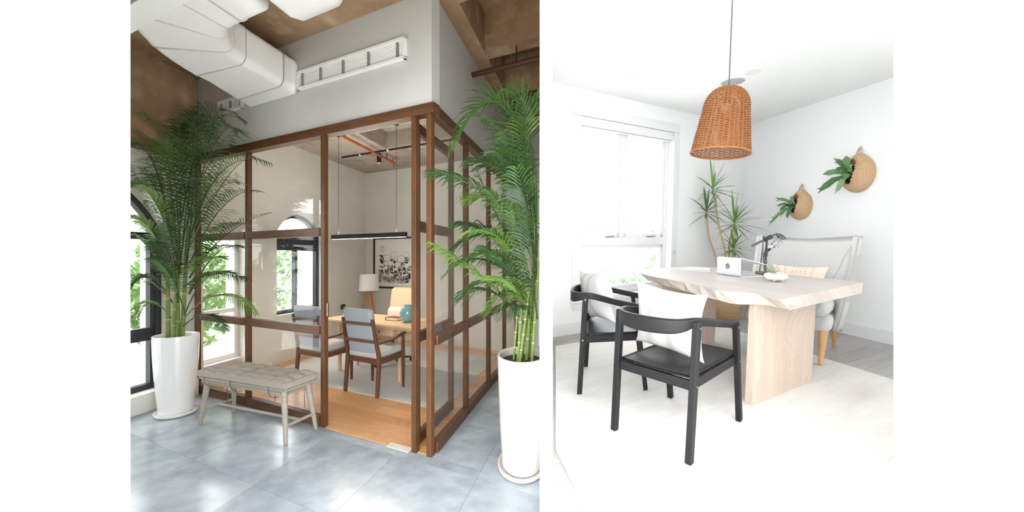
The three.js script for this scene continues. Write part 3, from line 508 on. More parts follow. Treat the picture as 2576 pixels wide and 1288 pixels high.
{ // tan office chair
  const g = onRoom(thing('office_chair', 'tan leather swivel chair behind the meeting table', 'chair'), 1.7, 2.0), tan = M({ color: srgb(228, 196, 164), roughness: 0.42 }), k = M({ color: srgb(40, 38, 38), roughness: 0.4 });
  mesh(g, 'back', soft(0.47, 0.36, 0.11, 0.05, 0.03).rotateX(-0.16).translate(0, 0.9, -0.2), tan);
  mesh(g, 'lumbar_pad', soft(0.46, 0.26, 0.13, 0.05, 0.035).rotateX(-0.1).translate(0, 0.66, -0.14), M({ color: srgb(240, 224, 206), roughness: 0.42 }));
  mesh(g, 'seat', soft(0.48, 0.1, 0.46, 0.045, 0.03).translate(0, 0.46, 0.08), tan);
  for (const s of [-1, 1]) mesh(g, 'armrest', tube([v3(s * 0.25, 0.46, 0.1), v3(s * 0.29, 0.56, 0.12), v3(s * 0.28, 0.65, 0.02), v3(s * 0.25, 0.64, -0.16)], 0.014, 8), k);
  mesh(g, 'column', rod(v3(0, 0.08, 0.05), v3(0, 0.42, 0.05), 0.028), k);
  for (let i = 0; i < 5; i++) { const t = i * 1.2566 + 0.4, e = v3(0.28 * Math.cos(t), 0.065, 0.05 + 0.28 * Math.sin(t)); mesh(g, 'base_arm', bar(v3(0, 0.095, 0.05), e, 0.04, 0.022, 0.005), k); mesh(g, 'caster', flat(new THREE.CylinderGeometry(0.027, 0.027, 0.04, 16)).rotateZ(Math.PI / 2).translate(e.x, 0.028, e.z), k); }
}
{ // floor lamp
  const g = onRoom(thing('floor_lamp', 'tripod floor lamp with a white drum shade in the room corner', 'lamp'), 2.9, 2.88), w = M({ map: T.light, color: srgb(226, 160, 110), roughness: 0.5 });
  mesh(g, 'shade', lathe([[0.155, 1.25], [0.178, 0.95], [0.175, 0.95], [0.152, 1.25]], 40), M({ color: srgb(246, 244, 240), roughness: 0.95, transmission: 0.3, thickness: 0 }));
  for (let i = 0; i < 3; i++) { const t = 0.5 + i * 2.094; mesh(g, 'leg', rod(v3(0.24 * Math.cos(t), 0, 0.24 * Math.sin(t)), v3(0.035 * Math.cos(t), 0.98, 0.035 * Math.sin(t)), 0.012, 0.018, 12), w); }
  mesh(g, 'hub', rod(v3(0, 0.94, 0), v3(0, 1.02, 0), 0.05), w); mesh(g, 'bulb', flat(new THREE.SphereGeometry(0.035, 16, 12)).translate(0, 1.08, 0), mat.trim);
  mesh(g, 'spider', merge(rod(v3(-0.16, 1.2, 0), v3(0.16, 1.2, 0), 0.003), rod(v3(0, 1.02, 0), v3(0, 1.2, 0), 0.004)), mat.dark);
}
// framed ink drawing on the back wall
{
  const cv = document.createElement('canvas'); cv.width = 1024; cv.height = 896; const c = cv.getContext('2d');
  c.fillStyle = '#f0ece2'; c.fillRect(0, 0, 1024, 896); c.strokeStyle = c.fillStyle = '#26221f'; c.lineWidth = 6; let s = 7; const q = () => ((s = (s * 16807) % 2147483647) / 2147483647);
  const cloud = (x, y, r) => { c.fillStyle = '#f0ece2'; for (let pass = 0; pass < 2; pass++) for (let i = 0; i < 7; i++) { const t = i * 0.9; c.beginPath(); c.arc(x + r * Math.cos(t), y + r * 0.5 * Math.sin(t), r * 0.52, 0, 6.3); if (pass) c.fill(); else c.stroke(); } c.fillStyle = '#26221f'; };
  for (let i = 0; i < 120; i++) { const x = 110 + q() * 800, y = 300 + q() * 470, w = 20 + q() * 60, h = 18 + q() * 60; if (q() < 0.45) c.fillRect(x, y, w, h * 0.7); else { c.fillStyle = '#f0ece2'; c.fillRect(x, y, w, h); c.fillStyle = '#26221f'; c.strokeRect(x, y, w, h); for (let k = 0; k < 4; k++) c.fillRect(x + 5 + k * w / 4, y + 6, w / 9, h * 0.6); } }
  for (let i = 0; i < 60; i++) { const x = 110 + q() * 800, y = 300 + q() * 480; c.beginPath(); c.arc(x, y, 6 + q() * 24, 0, 6.3); if (q() < 0.4) c.fill(); else c.stroke(); }
  for (const [x, y, r] of [[330, 360, 60], [520, 300, 56], [700, 380, 64], [420, 460, 44], [610, 480, 50], [820, 300, 50]]) cloud(x, y, r);
  c.beginPath(); c.arc(210, 190, 34, 0, 6.3); c.stroke(); for (let i = 0; i < 12; i++) { const t = i * 0.5236; c.beginPath(); c.moveTo(210 + 46 * Math.cos(t), 190 + 46 * Math.sin(t)); c.lineTo(210 + 66 * Math.cos(t), 190 + 66 * Math.sin(t)); c.stroke(); }
  for (let i = 0; i < 6; i++) { c.beginPath(); c.moveTo(120, 700 + i * 22); for (let k = 1; k < 16; k++) c.lineTo(120 + k * 52, 700 + i * 22 + (k % 2 ? 12 : -8)); c.stroke(); }
  const t = new THREE.CanvasTexture(cv); t.colorSpace = THREE.SRGBColorSpace;
  const g = thing('framed_drawing', 'black framed ink drawing on the wall of the glass room', 'picture'), w0 = 0.236, W = 1.03, y0 = 0.97, H = 0.98;
  const d = v3(3.504, 0, 1.694).normalize(), n = v3(-d.z, 0, d.x); if (n.z < 0) n.negate();
  const m = new THREE.Matrix4().makeBasis(d, v3(0, 1, 0), n).setPosition(v3(-2.938, 0, -7.664).addScaledVector(d, w0).addScaledVector(n, 0.004)), put = (q2) => q2.applyMatrix4(m);
  mesh(g, 'frame', put(merge(box(W, 0.03, 0.03, W / 2, y0 + 0.015, 0.015), box(W, 0.03, 0.03, W / 2, y0 + H - 0.015, 0.015), box(0.03, H, 0.03, 0.015, y0 + H / 2, 0.015), box(0.03, H, 0.03, W - 0.015, y0 + H / 2, 0.015))), mat.black);
  mesh(g, 'print', put(flat(new THREE.PlaneGeometry(W - 0.05, H - 0.05)).translate(W / 2, y0 + H / 2, 0.008)), M({ map: t, roughness: 0.8 }));
  mesh(g, 'glazing', put(flat(new THREE.PlaneGeometry(W - 0.05, H - 0.05)).translate(W / 2, y0 + H / 2, 0.018)), mat.glass);
}
{ // linear pendant lamp
  const g = thing('linear_pendant_lamp', 'slim black bar lamp hanging over the meeting table', 'lamp'), b = 1.38, a0 = 1.1, a1 = 2.42, y = 1.83;
  mesh(g, 'housing', bar(P3(a0, y, b), P3(a1, y, b), 0.05, 0.06, 0.004), mat.black);
  mesh(g, 'lamp_strip', bar(P3(a0 + 0.01, y - 0.032, b), P3(a1 - 0.01, y - 0.032, b), 0.036, 0.006), M({ color: 0xffffff, emissive: srgb(255, 236, 208), emissiveIntensity: 2.2 }));
  for (const a of [a0 + 0.16, a1 - 0.12]) { mesh(g, 'cable', rod(P3(a, y + 0.03, b), P3(a, 3.25, b), 0.0028, 0.0028, 6), mat.dark); mesh(g, 'ceiling_cup', rod(P3(a, 3.215, b), P3(a, 3.25, b), 0.03, 0.03, 16), mat.dark); }
  const l = new THREE.RectAreaLight(srgb(255, 242, 224), 120, 1.3, 0.036); l.position.copy(P3((a0 + a1) / 2, y - 0.04, b)); l.lookAt(l.position.clone().add(v3(0, -1, 0))); l.rotateZ(Math.atan2(-A3.z, A3.x)); l.castShadow = true; scene.add(l);
  mesh(g, 'lamp_strip', bar(P3(a0 + 0.01, y + 0.0303, b), P3(a1 - 0.01, y + 0.0303, b), 0.036, 0.0006), M({ color: 0xffffff, emissive: srgb(255, 240, 220), emissiveIntensity: 2.2 }));  // added glow for the uplight, too thin to be seen from below
  const u = new THREE.RectAreaLight(srgb(255, 250, 242), 140, 1.3, 0.036); u.position.copy(P3((a0 + a1) / 2, y + 0.04, b)); u.lookAt(u.position.clone().add(v3(0, 1, 0))); u.rotateZ(Math.atan2(-A3.z, -A3.x)); u.castShadow = true; scene.add(u);  // uplight added to brighten the glass room ceiling
}
{ const g = thing('wall_outlet', 'small black socket on the beige wall left of the lamp', 'outlet'), p = onL((6.96 - 1.47) * 1.02235), d = v3(wl1[0] - wl0[0], 0, wl0[1] - wl1[1]).normalize(), n = d.clone().cross(v3(0, 1, 0)); const m = new THREE.Matrix4().makeBasis(d, v3(0, 1, 0), n).setPosition(p[0], 0.66, -p[1]); mesh(g, 'plate', box(0.12, 0.09, 0.014, 0, 0, 0.007, 0.004).applyMatrix4(m), mat.black); mesh(g, 'socket', merge(rod(v3(-0.03, 0, 0.013), v3(-0.03, 0, 0.017), 0.016), rod(v3(0.03, 0, 0.013), v3(0.03, 0, 0.017), 0.016)).applyMatrix4(m), mat.dark); }
{ const r = thing('floor_glare_sheet', 'thin sheet coloured pale grey for bleached floor reflection under the meeting table', 'rug'); mesh(r, 'pile', prism(slab(0.25, 3.1, 0.78, 2.9), 0.0055, 0.011), M({ map: T.plaster, color: srgb(214, 212, 206), roughness: 0.95 })); }  // pale sheet painted in for the washed-out reflection on the oak
// ---------------------------------------------------------------- the study on the right: its floor is a gentle ramp, the whole room stands square to it
const TILT = Math.atan(69 / 960), HR = 1.15, qT = new THREE.Quaternion().setFromAxisAngle(v3(1, 0, 0), TILT);
const R0 = v3(0, -HR, 0).applyQuaternion(qT).add(v3(0, 1.5, 0));
const setR = (o) => { o.position.copy(R0); o.quaternion.copy(qT); return o; };
const placeR = (o, X, Z, turn = 0, y = 0) => { o.position.copy(V(X, y, Z).applyQuaternion(qT).add(R0)); o.quaternion.copy(qT).multiply(new THREE.Quaternion().setFromAxisAngle(v3(0, 1, 0), turn)); return o; };
const Ch = [0.8810, 0.4732], Dh = [-0.2372, 0.9715], wc = [0.574, 4.235], rw = [3.878, 4.121], CR = 2.74;
const cor = (() => { const dx = rw[0] - wc[0], dz = rw[1] - wc[1], det = Ch[0] * -Dh[1] + Dh[0] * Ch[1], u = (dx * -Dh[1] + Dh[0] * dz) / det; return [wc[0] + u * Ch[0], wc[1] + u * Ch[1]]; })();
const wS = 0.185, wp = [wc[0] - wS * Ch[0], wc[1] - wS * Ch[1]], rwF = [rw[0] - 3.2 * Dh[0], rw[1] - 3.2 * Dh[1]], KM = 0.0995;
const study = ccw([[KM * 1.47 + 0.004, 1.395], [4.9, 1.395], cor, wp]).map((p) => p);
const studyIn = clip(study, ccw([cor, rwF, [0, 0], [-2, 6]]));
const addedSideWin = { s0: 3.0, s1: 4.4, y0: 0.8, y1: 2.4 };  // added opening, out of view, lets extra sky light into the study
const rWin = { s0: 0.22 + wS, s1: 1.72 + wS, y0: 0.42, y1: 2.45 };
setR(struct('wall_window', wallGeo(wp, [cor[0] + 0.2 * Ch[0], cor[1] + 0.2 * Ch[1]], 0.22, -0.15, 2.95, [rWin], -1), mat.whiteR, 'white wall of the study with the big window', 'wall'));
setR(struct('wall_right', wallGeo(cor, rwF, 0.2, -0.15, 2.95, [addedSideWin], -1), mat.whiteR, 'white study wall with two hanging baskets', 'wall'));
setR(struct('ceiling_study', prism(ccw([[KM * 1.4, 1.42], [4.9, 1.42], [cor[0] + 0.15, cor[1] + 0.1], [wp[0] - 0.012, wp[1]]]), CR, CR + 0.18), mat.whiteR, 'plain white ceiling of the study', 'ceiling'));
setR(struct('baseboard_left', merge(wallGeo(wp, cor, 0.016, 0, 0.11, [], 1), wallGeo(wp, cor, 0.01, 0.11, 0.13, [], 1)), mat.trim, 'white baseboard under the study window', 'baseboard'));
setR(struct('baseboard_right', merge(wallGeo(cor, rwF, 0.016, 0, 0.12, [], 1), wallGeo(cor, rwF, 0.01, 0.12, 0.135, [], 1)), mat.trim, 'white baseboard along the right study wall', 'baseboard'));
const fl = setR(struct('floor_study', prism(study, -0.12, -0.004), mat.grout, 'pale grey plank floor of the study', 'floor'));
{ // planks along the window wall
  const N = [-Ch[1], Ch[0]], W = 0.15;
  for (let r = -26; r < 18; r++) { let s = -3 - rr(0, 1.4); while (s < 7) { const L = rr(1.3, 2.0), q = ccw([[s, r * W], [s + L - 0.0015, r * W], [s + L - 0.0015, r * W + W - 0.0015], [s, r * W + W - 0.0015]].map(([a, b]) => [wc[0] + a * Ch[0] + b * N[0], wc[1] + a * Ch[1] + b * N[1]])); s += L;
    const p = clip(q, studyIn); if (p.length < 3 || area(p) < 0.006) continue;
    const g = flat(prism(p, -0.004, 0)), P = g.attributes.position, uv = g.attributes.uv, du = rr(0, 3), dv = rr(0, 3); for (let i = 0; i < P.count; i++) uv.setXY(i, P.getX(i) * Ch[0] - P.getZ(i) * Ch[1] + du, P.getX(i) * N[0] - P.getZ(i) * N[1] + dv);
    mesh(fl, 'plank', g, mat.plank[Math.floor(rnd() * 3)]); } }
}
{ // big window
  const w = setR(new THREE.Group()); w.name = numbered('window_' + (++winN)); w.userData = { kind: 'structure', label: 'white framed study window with a roller blind box', category: 'window' }; scene.add(w);
  const d = v3(Ch[0], 0, -Ch[1]), n = d.clone().cross(v3(0, 1, 0)), m = new THREE.Matrix4().makeBasis(d, v3(0, 1, 0), n).setPosition(wc[0], 0, -wc[1]), put = (g) => g.applyMatrix4(m);
  const b = (s0, s1, y0, y1, z0, z1, r = 0.004) => put(box(s1 - s0, y1 - y0, z1 - z0, (s0 + s1) / 2, (y0 + y1) / 2, (z0 + z1) / 2, r));
  for (const q of [[0.11, 0.22, 0.3, 2.448], [1.72, 1.83, 0.3, 2.448], [0.11, 1.83, 2.451, 2.56]]) mesh(w, 'casing', b(...q, 0, 0.022), mat.trim);
  mesh(w, 'sill', b(0.09, 1.85, 0.36, 0.42, -0.15, 0.05), mat.trim);
  mesh(w, 'apron', b(0.13, 1.81, 0.27, 0.36, 0, 0.018), mat.trim);
  const F0 = -0.16, F1 = -0.07;
  mesh(w, 'frame', merge(b(0.22, 0.27, 0.42, 2.45, F0, F1), b(1.67, 1.72, 0.42, 2.45, F0, F1), b(0.22, 1.72, 2.39, 2.45, F0, F1), b(0.22, 1.72, 0.42, 0.47, F0, F1)), mat.trim);
  mesh(w, 'mullion', b(0.89, 0.96, 1.1, 2.4, F0, F1), mat.trim); mesh(w, 'transom', b(0.26, 1.68, 1.0, 1.1, F0, F1 + 0.01), mat.trim);
  for (const [s0, s1, y0, y1] of [[0.27, 0.89, 1.1, 2.39], [0.96, 1.67, 1.1, 2.39], [0.27, 1.67, 0.47, 1.0]]) {
    const f = y1 > 2 ? 0.05 : 0.04, sh = mesh(w, 'sash', merge(b(s0, s0 + f, y0, y1, F0 + 0.02, F1 - 0.01), b(s1 - f, s1, y0, y1, F0 + 0.02, F1 - 0.01), b(s0, s1, y0, y0 + f, F0 + 0.02, F1 - 0.01), b(s0, s1, y1 - f, y1, F0 + 0.02, F1 - 0.01)), mat.trim);
    mesh(sh, 'pane', put(flat(new THREE.PlaneGeometry(s1 - s0 - f, y1 - y0 - f)).translate((s0 + s1) / 2, (y0 + y1) / 2, -0.115)), mat.glass);
  }
  mesh(w, 'blind_box', b(0.225, 1.715, 2.355, 2.448, -0.068, 0.012, 0.008), mat.trim); mesh(w, 'blind_bar', b(0.24, 1.7, 2.335, 2.353, -0.05, -0.02), M({ color: srgb(226, 226, 226), roughness: 0.5 }));
  for (const s of [0.66, 1.36]) { const k = mesh(w, 'crank', merge(b(s, s + 0.09, 1.102, 1.116, -0.07, -0.045), b(s + 0.07, s + 0.12, 1.108, 1.122, -0.055, -0.03)), M({ color: srgb(150, 152, 156), roughness: 0.4, metalness: 0.6 })); }
  mesh(w, 'cord_cleat', put(flat(new THREE.TorusGeometry(0.018, 0.005, 8, 20)).scale(0.6, 1, 1).translate(1.775, 0.9, 0.026)), M({ color: srgb(210, 210, 212), roughness: 0.3 }));
  // side window added out of view to brighten the study
  const v = setR(new THREE.Group()); v.name = numbered('window_' + (++winN)); v.userData = { kind: 'structure', label: 'white framed window added out of view to brighten the study', category: 'window' }; scene.add(v);
  const d2 = v3(-Dh[0], 0, Dh[1]), n2 = d2.clone().cross(v3(0, 1, 0)), m2 = new THREE.Matrix4().makeBasis(d2, v3(0, 1, 0), n2).setPosition(cor[0], 0, -cor[1]);
  const b2 = (s0, s1, y0, y1, z0, z1) => box(s1 - s0, y1 - y0, z1 - z0, (s0 + s1) / 2, (y0 + y1) / 2, (z0 + z1) / 2, 0.004).applyMatrix4(m2), o = addedSideWin;
  mesh(v, 'frame', merge(b2(o.s0, o.s0 + 0.06, o.y0, o.y1, -0.14, -0.06), b2(o.s1 - 0.06, o.s1, o.y0, o.y1, -0.14, -0.06), b2(o.s0, o.s1, o.y0, o.y0 + 0.06, -0.14, -0.06), b2(o.s0, o.s1, o.y1 - 0.06, o.y1, -0.14, -0.06)), mat.trim);
  mesh(v, 'pane', flat(new THREE.PlaneGeometry(o.s1 - o.s0 - 0.1, o.y1 - o.y0 - 0.1)).translate((o.s0 + o.s1) / 2, (o.y0 + o.y1) / 2, -0.1).applyMatrix4(m2), mat.glass);
}
{ // rug
  const poly = ccw([[0.232, 1.95], [0.326, 1.405], [3.3, 1.405], [2.53, 4.9], [0.44, 3.79]]), g = flat(prism(poly, 0.0005, 0.013)), P = g.attributes.position, uv = g.attributes.uv;
  for (let i = 0; i < P.count; i++) uv.setXY(i, P.getX(i) * Ch[0] - P.getZ(i) * Ch[1], P.getX(i) * -Ch[1] - P.getZ(i) * Ch[0]);
  const r = setR(thing('area_rug', 'large cream rug with faint beige streaks under the desk', 'rug')); mesh(r, 'pile', g, M({ map: T.rug, roughness: 1, bumpMap: T.bump, bumpScale: 0.003 }));
}
const RUG = 0.0145;
{ // ceiling fittings
  for (const [X, Z, l] of [[1.187, 3.925, 'round recessed ceiling light above the window'], [2.381, 3.895, 'round recessed ceiling light right of the pendant cord']]) {
    const g = placeR(thing('recessed_light', l, 'light'), X, Z, 0, CR); mesh(g, 'trim_ring', lathe([[0.05, -0.001], [0.052, -0.008], [0.07, -0.006], [0.074, 0]], 36), M({ color: srgb(232, 232, 232), roughness: 0.5 })); mesh(g, 'lens', lathe([[0.001, -0.004], [0.035, -0.004], [0.05, -0.001]], 36), M({ color: srgb(242, 242, 240), roughness: 0.4 }));
  }
  const s = placeR(thing('ceiling_speaker', 'flat grey round ceiling speaker behind the pendant cord', 'speaker'), 2.318, 4.13, 0, CR); mesh(s, 'grille', lathe([[0.001, -0.006], [0.1, -0.006], [0.108, -0.002]], 40), M({ color: srgb(214, 214, 216), roughness: 0.9, bumpMap: T.weaveBump, bumpScale: 0.002 })); mesh(s, 'rim', lathe([[0.108, -0.007], [0.116, -0.005], [0.118, 0]], 40), mat.trim);
}
{ // wicker pendant
  const X = 1.402, Z = 2.62, g = placeR(thing('pendant_lamp', 'brown wicker bell pendant lamp on a dark cord above the desk', 'lamp'), X, Z, 0, 1.69); g.quaternion.multiply(new THREE.Quaternion().setFromAxisAngle(v3(0, 0, 1), -0.1));
  const prof = (t) => { const y = 0.437 * t; return [t < 0.66 ? 0.18 - 0.041 * (t / 0.66) : 0.139 * Math.sqrt(Math.max(0, 1 - Math.pow((t - 0.66) / 0.345, 2.2))), y]; }, NR = 34, wk = M({ map: T.wicker, roughness: 0.65 }), wd = M({ map: T.wicker, color: srgb(250, 240, 230), roughness: 0.65 });
  const ribs = []; for (let k = 0; k < NR; k++) { const a = k / NR * 6.2832, pts = []; for (let i = 0; i <= 16; i++) { const [r, y] = prof(i / 16); pts.push(v3(r * Math.cos(a), y, r * Math.sin(a))); } ribs.push(tube(pts, 0.003, 5, 20)); }
  const rb = mesh(g, 'ribs', merge(ribs), wd); rb.userData.kind = 'stuff';
  const wf = []; for (let j = 0; j < 54; j++) { const t = 0.02 + j / 54 * 0.95, pts = []; const [r, y] = prof(t); if (r < 0.03) continue; for (let i = 0; i < NR * 2; i++) { const a = (i + 0.5 * 0) / (NR * 2) * 6.2832, o = ((i + (j % 2) * 2) % 4 < 2 ? 1 : -1) * 0.0032 * (i % 2 ? 1 : 0.3); pts.push(v3((r + o) * Math.cos(a), y, (r + o) * Math.sin(a))); } wf.push(flat(new THREE.TubeGeometry(new THREE.CatmullRomCurve3(pts, true), NR * 4, 0.003, 4, true))); }
  const wv = mesh(g, 'weave', merge(wf), wk); wv.userData.kind = 'stuff';
  const rim = []; for (let i = 0; i < 64; i++) { const a = i / 64 * 6.2832; rim.push(v3(0.18 * Math.cos(a), 0, 0.18 * Math.sin(a))); } mesh(g, 'rim', flat(new THREE.TubeGeometry(new THREE.CatmullRomCurve3(rim, true), 96, 0.0075, 8, true)), M({ map: T.wicker, color: srgb(255, 244, 232), roughness: 0.6 }));
  mesh(g, 'cap', lathe([[0.001, 0.446], [0.02, 0.444], [0.05, 0.428]], 24), wk);
  mesh(g, 'socket', rod(v3(0, 0.33, 0), v3(0, 0.44, 0), 0.02, 0.016), mat.black); mesh(g, 'bulb', flat(new THREE.SphereGeometry(0.032, 16, 12)).translate(0, 0.3, 0), M({ color: srgb(246, 244, 238), roughness: 0.2 }));
  const top = CR - 1.69; mesh(g, 'cord', rod(v3(0, 0.44, 0), v3(-0.1 * (top - 0.44), top, 0), 0.0032, 0.0032, 8), M({ color: srgb(70, 70, 72), roughness: 0.6 })); mesh(g, 'ceiling_rose', rod(v3(-0.061, top - 0.02, 0), v3(-0.061, top, 0), 0.05, 0.05, 24), mat.trim);
}
// live-edge desk
const DT = 0.76 + RUG * 0;
{
  const g = setR(thing('desk', 'pale live-edge slab desk on two broad wooden panels', 'desk'));
  const tp = [[1.546, 2.2], [1.585, 2.4], [1.55, 2.52], [1.465, 2.55], [1.41, 2.62], [1.412, 2.8], [1.395, 3.0], [1.33, 3.2], [1.278, 3.43], [1.27, 3.8], [1.436, 4.135], [1.908, 4.42], [2.22, 4.5], [2.33, 4.346], [2.48, 3.855], [2.6, 3.61], [2.66, 3.395], [2.77, 3.173], [2.811, 3.032]];
  const bt = [[1.666, 2.262], [1.645, 2.4], [1.58, 2.44], [1.46, 2.46], [1.42, 2.6], [1.4, 2.8], [1.385, 2.98], [1.36, 3.2], [1.335, 3.42], [1.34, 3.78], [1.48, 4.09], [1.92, 4.36], [2.19, 4.43], [2.28, 4.3], [2.43, 3.83], [2.55, 3.58], [2.61, 3.37], [2.68, 3.15], [2.695, 2.915]];
  const dens = (l) => { const o = []; for (let i = 0; i < l.length; i++) { const a = l[(i + l.length - 1) % l.length], b = l[i], c = l[(i + 1) % l.length], d = l[(i + 2) % l.length]; const sharp = i === l.length - 1 || i === 0 || i === l.length - 2; for (let k = 0; k < 4; k++) { const t = k / 4; o.push([0, 1].map((q) => sharp ? b[q] + (c[q] - b[q]) * t : 0.5 * (2 * b[q] + (c[q] - a[q]) * t + (2 * a[q] - 5 * b[q] + 4 * c[q] - d[q]) * t * t + (3 * b[q] - a[q] - 3 * c[q] + d[q]) * t * t * t))); } } return o; };
  const a = dens(tp), b = dens(bt), n = a.length, face = (l, y, flip) => { const tri = THREE.ShapeUtils.triangulateShape(l.map((p) => new THREE.Vector2(...p)), []); const pos = tri.flatMap((t) => (flip ? [...t].reverse() : t).flatMap((i) => [l[i][0], y, -l[i][1]])); const q = new THREE.BufferGeometry(); q.setAttribute('position', new THREE.Float32BufferAttribute(pos, 3)); q.computeVertexNormals(); return q; };
  const uvD = (q) => { q = flat(q); const P = q.attributes.position, u = q.attributes.uv; for (let i = 0; i < P.count; i++) { const x = P.getX(i), z = -P.getZ(i); u.setXY(i, x * Dh[0] + z * Dh[1], x * Dh[1] - z * Dh[0] + P.getY(i) * 0.6); } return q; };
  const rows = [[0, 0.76], [0.12, 0.757], [0.5, 0.728], [0.85, 0.7], [1, 0.69]], pos = [];
  const pt = (i, r) => { const k = i % n, [t, y] = rows[r], wob = r === 2 || r === 3 ? 0.008 * Math.sin(k * 1.7 + r) + 0.005 * Math.sin(k * 3.1) : 0; return [a[k][0] + (b[k][0] - a[k][0]) * t + wob * (k < n * 0.5 ? 1 : 0), y, -(a[k][1] + (b[k][1] - a[k][1]) * t)]; };
  for (let r = 0; r + 1 < rows.length; r++) for (let i = 0; i < n; i++) for (const q of [pt(i, r), pt(i, r + 1), pt(i + 1, r), pt(i + 1, r), pt(i, r + 1), pt(i + 1, r + 1)]) pos.push(...q);
  const sd = new THREE.BufferGeometry(); sd.setAttribute('position', new THREE.Float32BufferAttribute(pos, 3)); sd.computeVertexNormals();
  const slabM = M({ map: T.desk, roughness: 0.4 });
  const tops = mesh(g, 'slab', merge(uvD(face(a, 0.76, false)), uvD(face(b, 0.69, true))), slabM);
  mesh(tops, 'live_edge', uvD(sd), M({ map: T.desk, color: srgb(255, 250, 244), roughness: 0.6, bumpMap: T.bump, bumpScale: 0.01 }));
  const panel = (p, q, k) => { const poly = ccw([p, q, [q[0] + Dh[0] * 0.056, q[1] + Dh[1] * 0.056], [p[0] + Dh[0] * 0.056, p[1] + Dh[1] * 0.056]]); mesh(g, 'leg_panel', prism(poly, RUG, 0.69, 1, k, k), M({ map: T.deskDark, color: srgb(250, 240, 230), roughness: 0.55 })); };
  panel([1.587, 2.451], [2.303, 2.861], 0.3); panel([1.4, 3.53], [2.115, 3.909], 0.9);
}
// black armchairs
function sweep(pts, th, hf, yoff = 0) {   // an upright strip following pts, rounded edges
  const c = new THREE.CatmullRomCurve3(pts, false, 'centripetal'), N = 60, pos = [], idx = [], prof = [[-1, -0.7], [-0.7, -1], [0.7, -1], [1, -0.7], [1, 0.7], [0.7, 1], [-0.7, 1], [-1, 0.7]];
  for (let i = 0; i <= N; i++) { const t = i / N, p = c.getPoint(t), d = c.getTangent(t); d.y = 0; d.normalize(); const s = d.clone().cross(v3(0, 1, 0)), h = hf(t); for (const [a, b] of prof) pos.push(p.x + s.x * a * th / 2, p.y + (b - 1) * h / 2 + yoff, p.z + s.z * a * th / 2); }
  for (let i = 0; i < N; i++) for (let j = 0; j < 8; j++) { const a = i * 8 + j, b = i * 8 + (j + 1) % 8; idx.push(a, a + 8, b, b, a + 8, b + 8); }
  for (const e of [0, N]) for (let j = 1; j < 7; j++) idx.push(e * 8, e * 8 + j, e * 8 + j + 1);
  const g = new THREE.BufferGeometry(); g.setAttribute('position', new THREE.Float32BufferAttribute(pos, 3)); g.setIndex(idx); g.computeVertexNormals(); return flat(g);
}
const ebony = M({ color: srgb(22, 21, 22), roughness: 0.5, specularIntensity: 0.6 });
